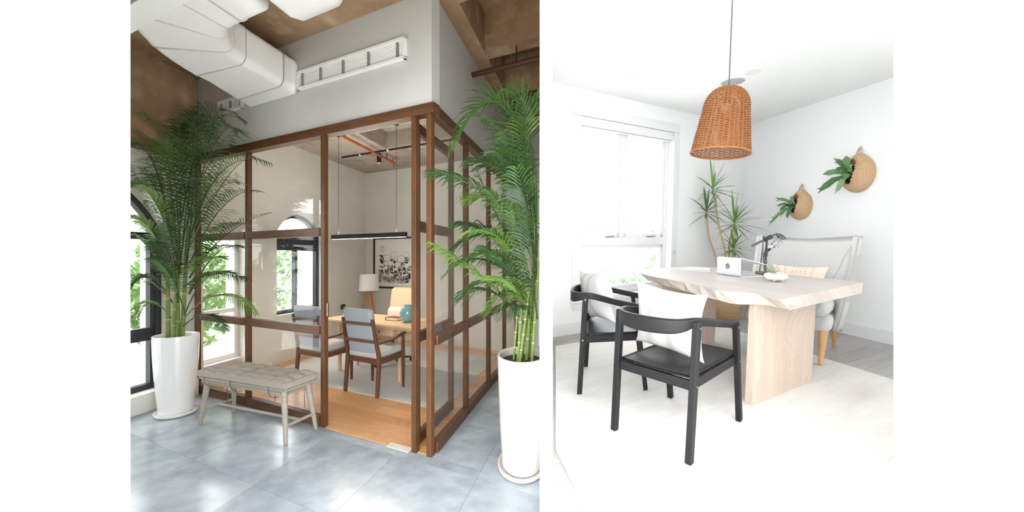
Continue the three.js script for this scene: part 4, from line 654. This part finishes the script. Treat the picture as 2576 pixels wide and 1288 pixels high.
function blackChair(label, X, Z, turn, w, d, skew) {
  const g = placeR(thing('black_armchair', label, 'chair'), X, Z, turn, RUG), K = (q) => { if (skew) { const p = q.attributes.position; for (let i = 0; i < p.count; i++) p.setZ(i, p.getZ(i) + skew * p.getX(i)); q.computeVertexNormals(); } return q; };
  const x = w / 2, z = d / 2, zr = z - 0.035, zf = -z + 0.12 * d / 0.665, arm = 0.72, armF = 0.625;
  const screw = (p) => flat(new THREE.CylinderGeometry(0.006, 0.006, 0.004, 12)).rotateZ(Math.PI / 2).translate(p.x, p.y, p.z), steel = metal(150, 148, 146, 0.4);
  for (const s of [-1, 1]) {
    const rl = mesh(g, 'rear_leg', K(bar(v3(s * x, 0.004, z), v3(s * x, 0.705, zr), 0.032, 0.036, 0.004, v3(0, 0, 1), 0.032, 0.04)), ebony);
    for (const y of [0.39, 0.675]) mesh(rl, 'screw', K(screw(v3(s * (x + 0.017), y, z - 0.035 * y / 0.7))), steel);
    const fl2 = mesh(g, 'front_leg', K(bar(v3(s * x, 0.005, -z), v3(s * x, 0.615, zf), 0.03, 0.034, 0.004, v3(0, 0, 1), 0.03, 0.036)), ebony);
    for (const y of [0.39, 0.597]) mesh(fl2, 'screw', K(screw(v3(s * (x + 0.016), y, -z + (zf + z) * y / 0.615))), steel);
    mesh(g, 'side_rail', K(bar(v3(s * (x - 0.012), 0.39, z - 0.03), v3(s * (x - 0.012), 0.395, -z + 0.07), 0.02, 0.05, 0.003)), ebony);
  }
  for (const zz of [z - 0.025, -z + 0.075]) mesh(g, 'cross_rail', K(box(w - 0.02, 0.05, 0.022, 0, 0.388, zz, 0.003)), ebony);
  const xo = x - 0.018, zb = z + 0.07;
  mesh(g, 'backrest', K(sweep([v3(-xo - 0.005, armF, zf - 0.05), v3(-xo - 0.008, (arm + armF) / 2, 0), v3(-xo - 0.005, arm, zr - 0.03), v3(-xo + 0.05, arm, zb - 0.02), v3(0, arm, zb + 0.018), v3(xo - 0.05, arm, zb - 0.02), v3(xo + 0.005, arm, zr - 0.03), v3(xo + 0.008, (arm + armF) / 2, 0), v3(xo + 0.005, armF, zf - 0.05)], 0.026, (t) => 0.042 + 0.036 * Math.pow(Math.max(0, Math.sin(Math.PI * Math.min(1, Math.max(0, (t - 0.28) / 0.44)))), 0.6))), ebony);
  const nx = 16, nz = 16, pos = [], idx = [], sx = w - 0.035, sz = d - 0.05; for (const dy of [0, -0.014]) for (let j = 0; j <= nz; j++) for (let i = 0; i <= nx; i++) { const u = i / nx * 2 - 1, t = j / nz; const bow = 0.03 * (1 - u * u) * Math.max(0, t - 0.75) * 4; pos.push(u * sx / 2, 0.432 - 0.016 * (1 - u * u) * Math.sin(Math.PI * Math.min(1, t * 1.15)) + dy, (t - 0.5) * sz - 0.01 + bow * 0.6); }
  const o = (nx + 1) * (nz + 1); for (let j = 0; j < nz; j++) for (let i = 0; i < nx; i++) { const a = j * (nx + 1) + i; idx.push(a, a + nx + 1, a + 1, a + 1, a + nx + 1, a + nx + 2, a + o, a + 1 + o, a + nx + 1 + o, a + 1 + o, a + nx + 2 + o, a + nx + 1 + o); }
  const ed = []; for (let i = 0; i < nx; i++) { ed.push([i, i + 1], [nz * (nx + 1) + i, nz * (nx + 1) + i + 1]); } for (let j = 0; j < nz; j++) ed.push([j * (nx + 1), (j + 1) * (nx + 1)], [j * (nx + 1) + nx, (j + 1) * (nx + 1) + nx]); for (const [a, b] of ed) idx.push(a, b, a + o, b, b + o, a + o);
  const sg = new THREE.BufferGeometry(); sg.setAttribute('position', new THREE.Float32BufferAttribute(pos, 3)); sg.setIndex(idx); sg.computeVertexNormals(); mesh(g, 'seat', K(flat(sg)), ebony);
  return g;
}
blackChair('black wooden armchair nearest the camera holding a white pillow', 0.985, 2.185, -0.86, 0.43, 0.665, 0);
blackChair('black wooden armchair by the study window holding a white pillow', 0.8, 2.94, -1.44, 0.53, 0.495, 0.42);
function pillowGeo(w, h, t, n = 26, ear = 0.15) {
  const pos = [], idx = []; for (const s of [1, -1]) for (let j = 0; j <= n; j++) for (let i = 0; i <= n; i++) { const u = i / n * 2 - 1, q = j / n * 2 - 1, k = Math.pow((1 - u * u) * (1 - q * q), 0.42); pos.push(u * w / 2 * (1 - ear * (1 - q * q)), q * h / 2 * (1 - ear * (1 - u * u)), s * t / 2 * k + 0.004 * Math.sin(u * 5 + q * 3) * k); }
  const o = (n + 1) * (n + 1); for (let j = 0; j < n; j++) for (let i = 0; i < n; i++) { const a = j * (n + 1) + i; idx.push(a, a + 1, a + n + 1, a + 1, a + n + 2, a + n + 1, a + o, a + n + 1 + o, a + 1 + o, a + 1 + o, a + n + 1 + o, a + n + 2 + o); }
  const g = new THREE.BufferGeometry(), uv = []; for (let k = 0; k < 2; k++) for (let j = 0; j <= n; j++) for (let i = 0; i <= n; i++) uv.push(i / n, j / n); g.setAttribute('position', new THREE.Float32BufferAttribute(pos, 3)); g.setAttribute('uv', new THREE.Float32BufferAttribute(uv, 2)); g.setIndex(idx); g.computeVertexNormals(); return flat(g);
}
const pillT = tex(256, 1, (x, y) => { const st = Math.max(Math.exp(-Math.pow((x - 0.3) / 0.07, 2)), Math.exp(-Math.pow((x - 0.62) / 0.06, 2))); return mixc([204, 202, 199], [178, 172, 164], Math.min(1, st * (0.5 + 0.6 * fbm(x, y, 4, 12, 3, 301)))).map((k) => k - 6 * fbm(x, y, 40, 40, 2, 311)); });
const pillM = M({ map: pillT, roughness: 0.95, bumpMap: T.weaveBump, bumpScale: 0.0008 });
function pillow(label, X, y, Z, turn, tip, roll, w, h, t, m) { const g = placeR(thing('pillow', label, 'pillow'), X, Z, turn, y); g.quaternion.multiply(new THREE.Quaternion().setFromEuler(new THREE.Euler(tip, 0, roll))); mesh(g, 'cover', pillowGeo(w, h, t), m); return g; }
pillow('white striped pillow on the nearest black armchair', 0.885, 0.663, 2.125, -0.86, 0.2, -0.1, 0.41, 0.4, 0.19, pillM);
pillow('white striped pillow on the black armchair by the window', 0.66, 0.67, 2.93, -1.3, 0.22, 0.12, 0.4, 0.4, 0.19, pillM);
{ // wing armchair behind the desk
  const g = placeR(thing('wing_armchair', 'light grey upholstered wing armchair behind the desk', 'chair'), 2.79, 3.71, 2.318, RUG), up = M({ map: T.weave, color: srgb(255, 253, 250), roughness: 0.95, bumpMap: T.weaveBump, bumpScale: 0.001 }), wood = M({ map: T.light, color: srgb(255, 230, 200), roughness: 0.45 });
  for (const s of [-1, 1]) { mesh(g, 'front_leg', rod(v3(s * 0.27, 0.004, -0.4165), v3(s * 0.27, 0.3, -0.36), 0.016, 0.036, 16), wood); mesh(g, 'rear_leg', rod(v3(s * 0.26, -0.009, 0.4165), v3(s * 0.25, 0.3, 0.29), 0.015, 0.032, 16), wood); }
  mesh(g, 'seat_base', soft(0.64, 0.13, 0.78, 0.05, 0.012).translate(0, 0.345, -0.02), up);
  mesh(g, 'seat_cushion', soft(0.58, 0.13, 0.66, 0.05, 0.03).translate(0, 0.47, -0.07), up);
  // shell of the back with forward-curving sides
  const nu = 40, nv = 18, th = 0.06, P = (u, v, o) => { const W = 0.33 + 0.045 * v, wing = Math.pow(Math.abs(u), 2.6) * (0.44 * (1 - v) * (1 - v) + 0.14), x = u * W + Math.sign(u) * o * Math.pow(Math.abs(u), 3), z = 0.24 + 0.17 * v - wing + o * (1 - Math.pow(Math.abs(u), 4)); return v3(x, 0.3 + (0.79 + 0.02 * Math.abs(u) - 0.015 * (1 - u * u)) * v, z); };
  const pos = [], idx = []; for (const o of [0, th]) for (let j = 0; j <= nv; j++) for (let i = 0; i <= nu; i++) { const p = P(i / nu * 2 - 1, j / nv, o); pos.push(p.x, p.y, p.z); }
  const O = (nu + 1) * (nv + 1), row = nu + 1; for (let j = 0; j < nv; j++) for (let i = 0; i < nu; i++) { const a = j * row + i; idx.push(a, a + 1, a + row, a + 1, a + row + 1, a + row, a + O, a + row + O, a + 1 + O, a + 1 + O, a + row + O, a + row + 1 + O); }
  for (let i = 0; i < nu; i++) for (const a of [i, nv * row + i]) idx.push(a, a + O, a + 1, a + 1, a + O, a + 1 + O); for (let j = 0; j < nv; j++) for (const a of [j * row, j * row + nu]) idx.push(a, a + row, a + O, a + row, a + row + O, a + O);
  const bg = new THREE.BufferGeometry(); bg.setAttribute('position', new THREE.Float32BufferAttribute(pos, 3)); bg.setIndex(idx); bg.computeVertexNormals(); const bk = mesh(g, 'back', uvm(bg, 0), up);
  const pipe = []; for (let j = 0; j <= 12; j++) pipe.push(P(-1, j / 12, th * 0.5)); for (let i = 1; i <= 16; i++) pipe.push(P(-1 + i / 8, 1, th * 0.5)); for (let j = 11; j >= 0; j--) pipe.push(P(1, j / 12, th * 0.5)); mesh(bk, 'piping', tube(pipe, 0.007, 6, 90), up);
  // lumbar cushion
  const cv = document.createElement('canvas'); cv.width = 512; cv.height = 320; const c = cv.getContext('2d'); c.fillStyle = '#f0dccb'; c.fillRect(0, 0, 512, 320); c.strokeStyle = c.fillStyle = '#a98a63'; c.lineWidth = 3;
  for (const x of [40, 56, 118, 132, 380, 394]) { c.beginPath(); c.moveTo(x, 0); c.lineTo(x, 320); c.stroke(); } for (let j = 0; j < 9; j++) for (let i = 0; i < 4; i++) { const x = 176 + i * 44, y = 20 + j * 34; c.beginPath(); c.moveTo(x, y); c.lineTo(x + 20, y + 14); c.lineTo(x + 40, y); c.stroke(); if (j % 2) c.fillRect(x + 14, y + 16, 12, 8); } for (let j = 0; j < 20; j++) for (let i = 0; i < 6; i++) c.fillRect(412 + i * 16, 8 + j * 16, 3, 3);
  const t = new THREE.CanvasTexture(cv); t.colorSpace = THREE.SRGBColorSpace;
  const F = [-0.733, -0.68], q = [2.79 - 0.02 * F[0] * 0 - 0.06 * F[0], 3.71 - 0.06 * F[1]];
  pillow('peach lumbar cushion with a brown woven pattern on the wing armchair', q[0], 0.7, q[1], 2.318 + Math.PI, -0.22, 0, 0.46, 0.28, 0.13, M({ map: t, roughness: 0.95 }));
}
{ // laptop stand: one bent sheet
  const g = placeR(thing('laptop_stand', 'silver bent metal laptop stand with a round hole', 'stand'), 1.985, 3.49, -1.331, 0.761), al = M({ color: srgb(226, 228, 232), metalness: 0.55, roughness: 0.35 }), w = 0.27, th = 0.006, r = 0.025;
  const s = new THREE.Shape([[-w / 2, r], [w / 2, r], [w / 2, 0.165 - r], [-w / 2, 0.165 - r]].map((p) => new THREE.Vector2(...p))), h = new THREE.Path(); h.absarc(-0.01, 0.088, 0.027, 0, 6.2832, true); s.holes.push(h);
  mesh(g, 'upright', flat(new THREE.ExtrudeGeometry(s, { depth: th, bevelEnabled: false, curveSegments: 28 })).translate(0, 0, -th), al);
  const strip = (pts) => { const pos = []; for (let i = 0; i + 1 < pts.length; i++) { const [z0, y0] = pts[i], [z1, y1] = pts[i + 1], d = Math.hypot(z1 - z0, y1 - y0), nz = (y1 - y0) / d * th, ny = -(z1 - z0) / d * th, a = [-w / 2, y0, z0], b = [w / 2, y0, z0], c = [w / 2, y1, z1], e = [-w / 2, y1, z1], f = (p) => [p[0], p[1] + ny, p[2] + nz]; for (const q of [[a, b, c, e], [f(a), f(e), f(c), f(b)], [a, e, f(e), f(a)], [b, f(b), f(c), c], [a, f(a), f(b), b], [e, c, f(c), f(e)]]) for (const k of [0, 1, 2, 0, 2, 3]) pos.push(...q[k]); } const q = new THREE.BufferGeometry(); q.setAttribute('position', new THREE.Float32BufferAttribute(pos, 3)); q.computeVertexNormals(); return flat(q); };
  const arc = (cz, cy, a0, a1) => Array.from({ length: 9 }, (_, i) => { const t = (a0 + (a1 - a0) * i / 8) * Math.PI / 180; return [cz + r * Math.cos(t), cy + r * Math.sin(t)]; });
  mesh(g, 'base', strip([...arc(-r, r, 0, -90), [-0.24, 0]].map((p) => p)), al);
  mesh(g, 'platform', strip([...arc(-r, 0.165 - r, 0, 77), [-0.29, 0.103]]), al);
}
{ // notebooks
  const g = placeR(thing('notebook', 'thin grey notebook under the cream one on the desk', 'notebook'), 1.93, 3.98, -0.5, 0.761); mesh(g, 'cover', box(0.26, 0.012, 0.2, 0, 0.006, 0, 0.002), M({ color: srgb(196, 200, 206), roughness: 0.6 })); mesh(g, 'pages', box(0.254, 0.007, 0.202, 0.002, 0.0062, 0.001), mat.trim);
  const h = placeR(thing('notebook', 'cream notebook lying on top of the grey one', 'notebook'), 1.96, 3.99, -0.4, 0.7735); mesh(h, 'cover', box(0.2, 0.012, 0.15, 0, 0.006, 0, 0.002), M({ color: srgb(232, 220, 204), roughness: 0.7 })); mesh(h, 'pages', box(0.196, 0.007, 0.152, 0.002, 0.0062, 0.001), mat.trim);
}
{ // microphone on a desk stand
  const g = placeR(thing('microphone', 'studio microphone on a black desk stand', 'microphone'), 2.4, 3.6, 0, 0.761), k = M({ color: srgb(46, 48, 52), roughness: 0.4 }), chrome = metal(205, 205, 208, 0.22), u = 0.00375;
  mesh(g, 'base', box(0.15, 0.028, 0.13, 0.02, 0.014, 0, 0.006), k);
  mesh(g, 'pole', rod(v3(0, 0.028, 0), v3(0, 0.19, 0), 0.009), k); mesh(g, 'clutch', rod(v3(0, 0.17, 0), v3(0, 0.25, 0), 0.013), k); mesh(g, 'upper_pole', rod(v3(0, 0.24, 0), v3(0, 0.35, 0), 0.009), k);
  mesh(g, 'collar', rod(v3(0, 0.115, 0), v3(0, 0.135, 0), 0.014), metal(120, 122, 126));
  mesh(g, 'boom', rod(v3(-0.13, 0.275, 0), v3(0.09, 0.385, 0), 0.008), M({ color: srgb(96, 98, 102), roughness: 0.35, metalness: 0.6 })); mesh(g, 'boom_grip', rod(v3(-0.135, 0.272, 0), v3(-0.05, 0.315, 0), 0.012), M({ color: srgb(96, 98, 102), roughness: 0.5 }));
  mesh(g, 'boom_clamp', bar(v3(-0.03, 0.325, 0), v3(0.045, 0.36, 0), 0.03, 0.035, 0.006), k); mesh(g, 'cable', tube([v3(-0.002, 0.24, 0.01), v3(-0.028, 0.2, 0.012), v3(-0.024, 0.12, 0.012), v3(-0.02, 0.05, 0.012)], 0.005, 8), k);
  const a = v3(0.035, 0.245, 0), b = v3(0.135, 0.365, 0), ax = b.clone().sub(a).normalize(), mic = mesh(g, 'capsule', merge(rod(a.clone().addScaledVector(ax, 0.03), b, 0.026, 0.026, 24), rod(a, a.clone().addScaledVector(ax, 0.03), 0.012, 0.024, 20)), chrome);
  mesh(mic, 'plug', rod(a.clone().addScaledVector(ax, -0.03), a, 0.009, 0.011), mat.black); mesh(mic, 'head_grille', rod(b.clone().addScaledVector(ax, -0.055), b.clone().addScaledVector(ax, 0.003), 0.028, 0.027, 24), M({ color: srgb(150, 150, 152), metalness: 0.8, roughness: 0.5, bumpMap: T.weaveBump, bumpScale: 0.002 }));
  const q = new THREE.Quaternion().setFromUnitVectors(v3(0, 0, 1), ax); for (const [t, R] of [[0.045, 0.05], [0.1, 0.052], [0.15, 0.042]]) { const c = a.clone().addScaledVector(ax, t); mesh(g, 'shock_ring', flat(new THREE.TorusGeometry(R, 0.003, 8, 40)).applyQuaternion(q).translate(c.x, c.y, c.z), t > 0.14 ? mat.black : chrome); }
  const sp = []; for (let i = 0; i < 8; i++) { const t = i * 0.785, e = (tt, R) => a.clone().addScaledVector(ax, tt).add(v3(Math.cos(t) * R, Math.sin(t) * R, 0).applyQuaternion(q)); sp.push(rod(e(0.045, 0.05), e(0.1, 0.052), 0.0018, 0.0018, 6), rod(e(0.07, 0.026), e(0.1, 0.052), 0.0014, 0.0014, 6)); } mesh(g, 'shock_cords', merge(sp), chrome);
  mesh(g, 'mount_arm', rod(v3(0.085, 0.383, 0), v3(0.1, 0.34, 0.02), 0.006), k);
}
{ // bowl with an air plant
  const g = placeR(thing('air_plant_bowl', 'low white ceramic bowl with a spiky air plant', 'bowl'), 2.14, 3.08, 0, 0.761);
  mesh(g, 'bowl', lathe([[0.001, 0.012], [0.05, 0.012], [0.07, 0.02], [0.084, 0.04], [0.078, 0.06], [0.055, 0.072], [0.03, 0.073], [0.03, 0.058], [0.05, 0.05], [0.04, 0.03], [0.001, 0.026]], 48), M({ color: srgb(246, 245, 243), roughness: 0.3, clearcoat: 0.3 }));
  for (let i = 0; i < 4; i++) mesh(g, 'foot', flat(new THREE.SphereGeometry(0.008, 10, 8)).translate(0.045 * Math.cos(i * 1.57 + 0.8), 0.0085, 0.045 * Math.sin(i * 1.57 + 0.8)), M({ color: srgb(240, 226, 206), roughness: 0.5 }));
  const ap = M({ color: srgb(176, 172, 132), roughness: 0.8 }), ag = M({ color: srgb(140, 160, 96), roughness: 0.8 });
  for (let i = 0; i < 22; i++) { const t = rr(1.6, 4.7), L = rr(0.09, 0.16), h = rr(0.01, 0.08), b = v3(-0.02 + rr(-0.012, 0.012), 0.055, rr(-0.01, 0.01)); mesh(g, 'leaf', blade([b, b.clone().add(v3(Math.cos(t) * L * 0.4, h, Math.sin(t) * L * 0.4)), b.clone().add(v3(Math.cos(t) * L * 0.8, h * 0.9, Math.sin(t) * L * 0.7)), b.clone().add(v3(Math.cos(t) * L, h * 0.35, Math.sin(t) * L))], [0.003, 0.0035, 0.0022, 0.0004]), i % 3 ? ap : ag); }
}
const juteM = M({ map: T.jute, roughness: 0.95 });
{ // dracaena in a seagrass basket
  const g = placeR(thing('potted_dracaena', 'tall dracaena with spiky rosettes in a woven basket behind the desk', 'plant'), 2.93, 5.2);
  const rings = [], pr = (t) => 0.15 + 0.065 * Math.sin(Math.PI * (0.14 + 0.62 * t)); for (let j = 0; j < 20; j++) { const t = j / 19, r = pr(t), y = 0.008 + 0.31 * t; rings.push(flat(new THREE.TorusGeometry(r, 0.0105, 6, 60)).rotateX(Math.PI / 2).translate(0, y, 0)); }
  mesh(g, 'basket', merge(rings, lathe(Array.from({ length: 12 }, (_, i) => [pr(i / 11) - 0.006, 0.006 + 0.31 * i / 11]), 40), lathe([[0.001, 0.006], [0.17, 0.006]], 30)), juteM); mesh(g, 'soil', lathe([[0.19, 0.28], [0.001, 0.29]], 30), mat.soil);
  const heads = [[[-0.1, 0.3, 0], [-0.13, 0.75, 0], [-0.25, 1.1, 0], [-0.3, 1.44, 0], 0.43, 1], [[-0.05, 0.3, 0.03], [-0.03, 0.85, 0.03], [-0.12, 1.2, 0.02], [-0.225, 1.745, 0], 0.43, 0], [[0.05, 0.3, 0], [0.03, 0.7, 0.03], [0.03, 1.0, 0.0], [0.09, 1.29, 0], 0.43, 2], [[0.03, 0.3, 0.05], [0.05, 0.5, 0.06], [0.05, 0.75, 0.05], [0.06, 0.95, 0.05], 0.3, 2]], cane = M({ color: srgb(196, 164, 132), roughness: 0.8 });
  const gm = [M({ color: srgb(122, 162, 80), roughness: 0.45 }), M({ color: srgb(78, 112, 66), roughness: 0.45 }), M({ color: srgb(106, 150, 70), roughness: 0.45 })];
  for (const [a, b, c, d, L, k] of heads) {
    mesh(g, 'stem', tube([a, b, c, d].map((p) => v3(...p)), 0.0125, 8, 24), cane);
    for (let i = 0; i < 34; i++) { const t = i * 2.39996, e = 1.45 - 1.9 * Math.pow(i / 33, 0.62) + rr(-0.12, 0.12), l = L * rr(0.75, 1.1) * (e < -0.1 ? 0.8 : 1), o = v3(...d).add(v3(0, 0.03 - 0.07 * i / 33, 0)), dir = v3(Math.cos(t) * Math.cos(e), Math.sin(e), Math.sin(t) * Math.cos(e) * 0.75), dr = e > 0.9 ? 0.02 : 0.16;
      const q = (s) => o.clone().addScaledVector(dir, l * s).add(v3(0, -l * dr * s * s, 0)); if ([q(0.65), q(1)].some((p) => { const X = 2.93 + p.x - wc[0], Z = 5.2 - p.z - wc[1]; return X * -Ch[1] + Z * Ch[0] > -0.03; })) continue; mesh(g, 'leaf', blade([q(0), q(0.3), q(0.65), q(1)], [0.007, 0.0135, 0.0105, 0.0006]), gm[k]); }
  }
}
function wallBasket(label, t, y, R, leaves) {
  const p = [rw[0] + t * Dh[0], rw[1] + t * Dh[1]], g = placeR(thing('hanging_basket', label, 'basket'), p[0], p[1], 0, y), x = v3(-Dh[0], 0, Dh[1]), n = x.clone().cross(v3(0, 1, 0));
  g.quaternion.multiply(new THREE.Quaternion().setFromRotationMatrix(new THREE.Matrix4().makeBasis(x, v3(0, 1, 0), n)));
  const D = R * 0.62, open = (a, b) => Math.pow((a + 0.2 * R - 0.12 * b) / (0.3 * R), 2) + Math.pow((b - 0.18 * R) / (0.72 * R), 2) < 1, pt = (q, f) => { const pull = 1 + 0.16 * Math.pow(Math.max(0, Math.sin(f)), 10) * q; return v3(0.8 * R * q * Math.cos(f), R * q * Math.sin(f) * pull, 0.008 + D * Math.sqrt(Math.max(0, 1 - q * q))); };
  const gs = [lathe([[0.001, 0.004], [R * 0.98, 0.004]], 40).rotateX(Math.PI / 2).scale(0.8, 1, 1)], NR = 15;
  for (let k = 1; k <= NR; k++) { const q = Math.sin(k / NR * Math.PI / 2), N = Math.max(10, Math.round(60 * q)); let run = []; const flush = () => { if (run.length > 2) gs.push(tube(run, R * 0.058, 5, run.length * 2)); run = []; }; for (let i = 0; i <= N; i++) { const f = Math.PI * 0.66 + i / N * 6.2832, v = pt(q, f); if (q < 0.97 && open(v.x, v.y)) flush(); else run.push(v); } flush(); }
  mesh(g, 'pouch', merge(gs.map((q) => uvm(q, 0))), juteM);
  mesh(g, 'soil', lathe([[0.001, 0.035], [R * 0.7, 0.02]], 30).rotateX(Math.PI / 2), mat.soil);
  mesh(g, 'handle', merge(tube([v3(-0.02, R * 1.08, 0.03), v3(-0.022, R * 1.3, 0.02), v3(-0.004, R * 1.58, 0.01)], 0.008, 6), tube([v3(0.02, R * 1.08, 0.03), v3(0.016, R * 1.3, 0.02), v3(0.004, R * 1.6, 0.01)], 0.008, 6)), juteM);
  mesh(g, 'peg', rod(v3(0, R * 1.56, -0.002), v3(0, R * 1.56, 0.02), 0.005), mat.trim);
  const lm = [M({ color: srgb(96, 138, 84), roughness: 0.5 }), M({ color: srgb(74, 112, 70), roughness: 0.5 }), M({ color: srgb(128, 158, 110), roughness: 0.5 })];
  leaves.forEach(([a, b, c, w, lobe], i) => { const o = v3(-0.03, 0.0, D * 0.55), e = v3(a, b, c), m = o.clone().lerp(e, 0.5).add(v3(0, 0.03, 0.03)), up = v3(0.5, 0.5, 1);
    mesh(g, 'leaf', merge(blade([o, o.clone().lerp(m, 0.5), m, m.clone().lerp(e, 0.55), e], [0.006, w * 0.6, w, w * 1.05, lobe ? w * 0.5 : 0.002], up, 0.15), lobe ? [blade([m.clone().lerp(e, 0.7), e.clone().add(v3(-0.02, -0.035, 0.01))], [w * 0.55, 0.002], up, 0.1), blade([m.clone().lerp(e, 0.8), e.clone().add(v3(-0.03, 0.02, 0.01))], [w * 0.5, 0.002], up, 0.1)] : []), lm[i % 3]); });
  return g;
}
wallBasket('small hanging jute basket with a staghorn fern, left of the two', 0.8, 1.5, 0.17, [[-0.16, 0.1, 0.2, 0.02, 1], [-0.14, 0.0, 0.24, 0.016, 0], [-0.18, -0.16, 0.24, 0.016, 1], [-0.12, -0.13, 0.2, 0.018, 0], [-0.04, -0.16, 0.18, 0.02, 0], [-0.02, 0.12, 0.15, 0.018, 0], [-0.1, 0.07, 0.17, 0.016, 0], [-0.13, -0.05, 0.2, 0.018, 0], [0.0, 0.02, 0.17, 0.014, 0], [-0.2, -0.22, 0.26, 0.012, 1]]);
wallBasket('larger hanging jute basket with a staghorn fern, high on the right', 0.16, 1.8, 0.19, [[-0.2, 0.02, 0.26, 0.034, 0], [-0.2, -0.16, 0.28, 0.036, 1], [-0.06, -0.18, 0.22, 0.026, 1], [-0.03, 0.2, 0.17, 0.03, 0], [-0.1, 0.17, 0.2, 0.026, 1], [0.05, 0.09, 0.17, 0.02, 0], [-0.0, -0.06, 0.2, 0.024, 0], [-0.12, 0.08, 0.18, 0.02, 0], [0.03, 0.02, 0.18, 0.016, 0]]);

// ---------------------------------------------------------------- outdoors, seen through the windows
struct('ground', prism(ccw([[-40, 1.47], [40, 1.47], [40, 60], [-40, 60]]), -0.5, -0.12), mat.ground, 'pale sunlit ground outside the windows', 'ground');
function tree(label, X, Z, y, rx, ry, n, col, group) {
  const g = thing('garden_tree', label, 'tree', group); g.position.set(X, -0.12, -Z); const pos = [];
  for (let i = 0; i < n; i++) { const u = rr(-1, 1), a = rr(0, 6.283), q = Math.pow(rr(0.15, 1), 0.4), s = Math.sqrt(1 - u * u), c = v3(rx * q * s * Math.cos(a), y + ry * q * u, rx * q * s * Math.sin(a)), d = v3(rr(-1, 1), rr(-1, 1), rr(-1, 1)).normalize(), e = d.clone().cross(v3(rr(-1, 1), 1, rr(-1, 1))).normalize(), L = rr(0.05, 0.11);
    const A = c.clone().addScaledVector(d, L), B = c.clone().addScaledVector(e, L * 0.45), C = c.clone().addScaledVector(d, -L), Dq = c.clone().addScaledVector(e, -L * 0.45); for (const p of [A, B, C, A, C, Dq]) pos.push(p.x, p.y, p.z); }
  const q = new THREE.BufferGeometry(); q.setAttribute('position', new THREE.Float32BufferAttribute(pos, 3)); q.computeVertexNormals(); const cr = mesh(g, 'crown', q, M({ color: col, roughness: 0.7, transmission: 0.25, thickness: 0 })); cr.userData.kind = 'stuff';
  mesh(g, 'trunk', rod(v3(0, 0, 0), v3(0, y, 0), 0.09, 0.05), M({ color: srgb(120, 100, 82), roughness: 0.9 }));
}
tree('leafy tree with glare-washed leaf colour outside the right half of the study window', 4.6, 10.2, 1.9, 1.15, 1.3, 4200, srgb(158, 168, 150), 'study garden');  // window glare put into the leaf colour
tree('low bushy shrub with glare-washed leaf colour outside the lower study window', 3.0, 8.2, 0.75, 1.4, 0.75, 3600, srgb(158, 168, 150), 'study garden');  // leaves paled for glare like the tree above
tree('green shrub outside the tall arched hall window', -5.4, 4.2, 1.0, 0.8, 0.8, 2200, srgb(128, 160, 96), 'hall garden');
tree('green tree outside the narrow window of the glass room', -5.2, 6.0, 1.1, 0.75, 1.0, 2200, srgb(128, 160, 96), 'hall garden');
tree('grey-green tree outside the arched window of the glass room', -5.6, 8.6, 1.3, 0.8, 1.2, 2400, srgb(150, 168, 140), 'hall garden');
{
  const g = thing('neighbour_house', 'pale distant house outside the left half of the study window', 'house'); g.position.set(3.6, -0.12, -17);
  mesh(g, 'walls', box(4.2, 2.9, 3, 0, 1.45, 0), M({ color: srgb(142, 146, 150), roughness: 0.9 })); mesh(g, 'roof', prism(ccw([[-2.3, -1.7], [2.3, -1.7], [2.3, 1.7], [-2.3, 1.7]]), 2.9, 3.05), M({ color: srgb(128, 134, 142), roughness: 0.9 }));
  for (const x of [-1.2, 0.1, 1.3]) mesh(g, 'window', box(0.6, 0.8, 0.05, x, 1.8, 1.52), M({ color: srgb(118, 128, 140), roughness: 0.3 }));
  const w = thing('garden_wall', 'plain white boundary wall outside the hall windows', 'wall'); w.userData.kind = 'structure'; mesh(w, 'wall', prism(ccw([[-8.2, 1], [-8, 1], [-6.4, 14], [-6.6, 14]]), -0.12, 2.6), mat.white);
}
scene.traverse((o) => { if (o.isMesh) o.castShadow = o.receiveShadow = true; });
renderer.render(scene, camera);
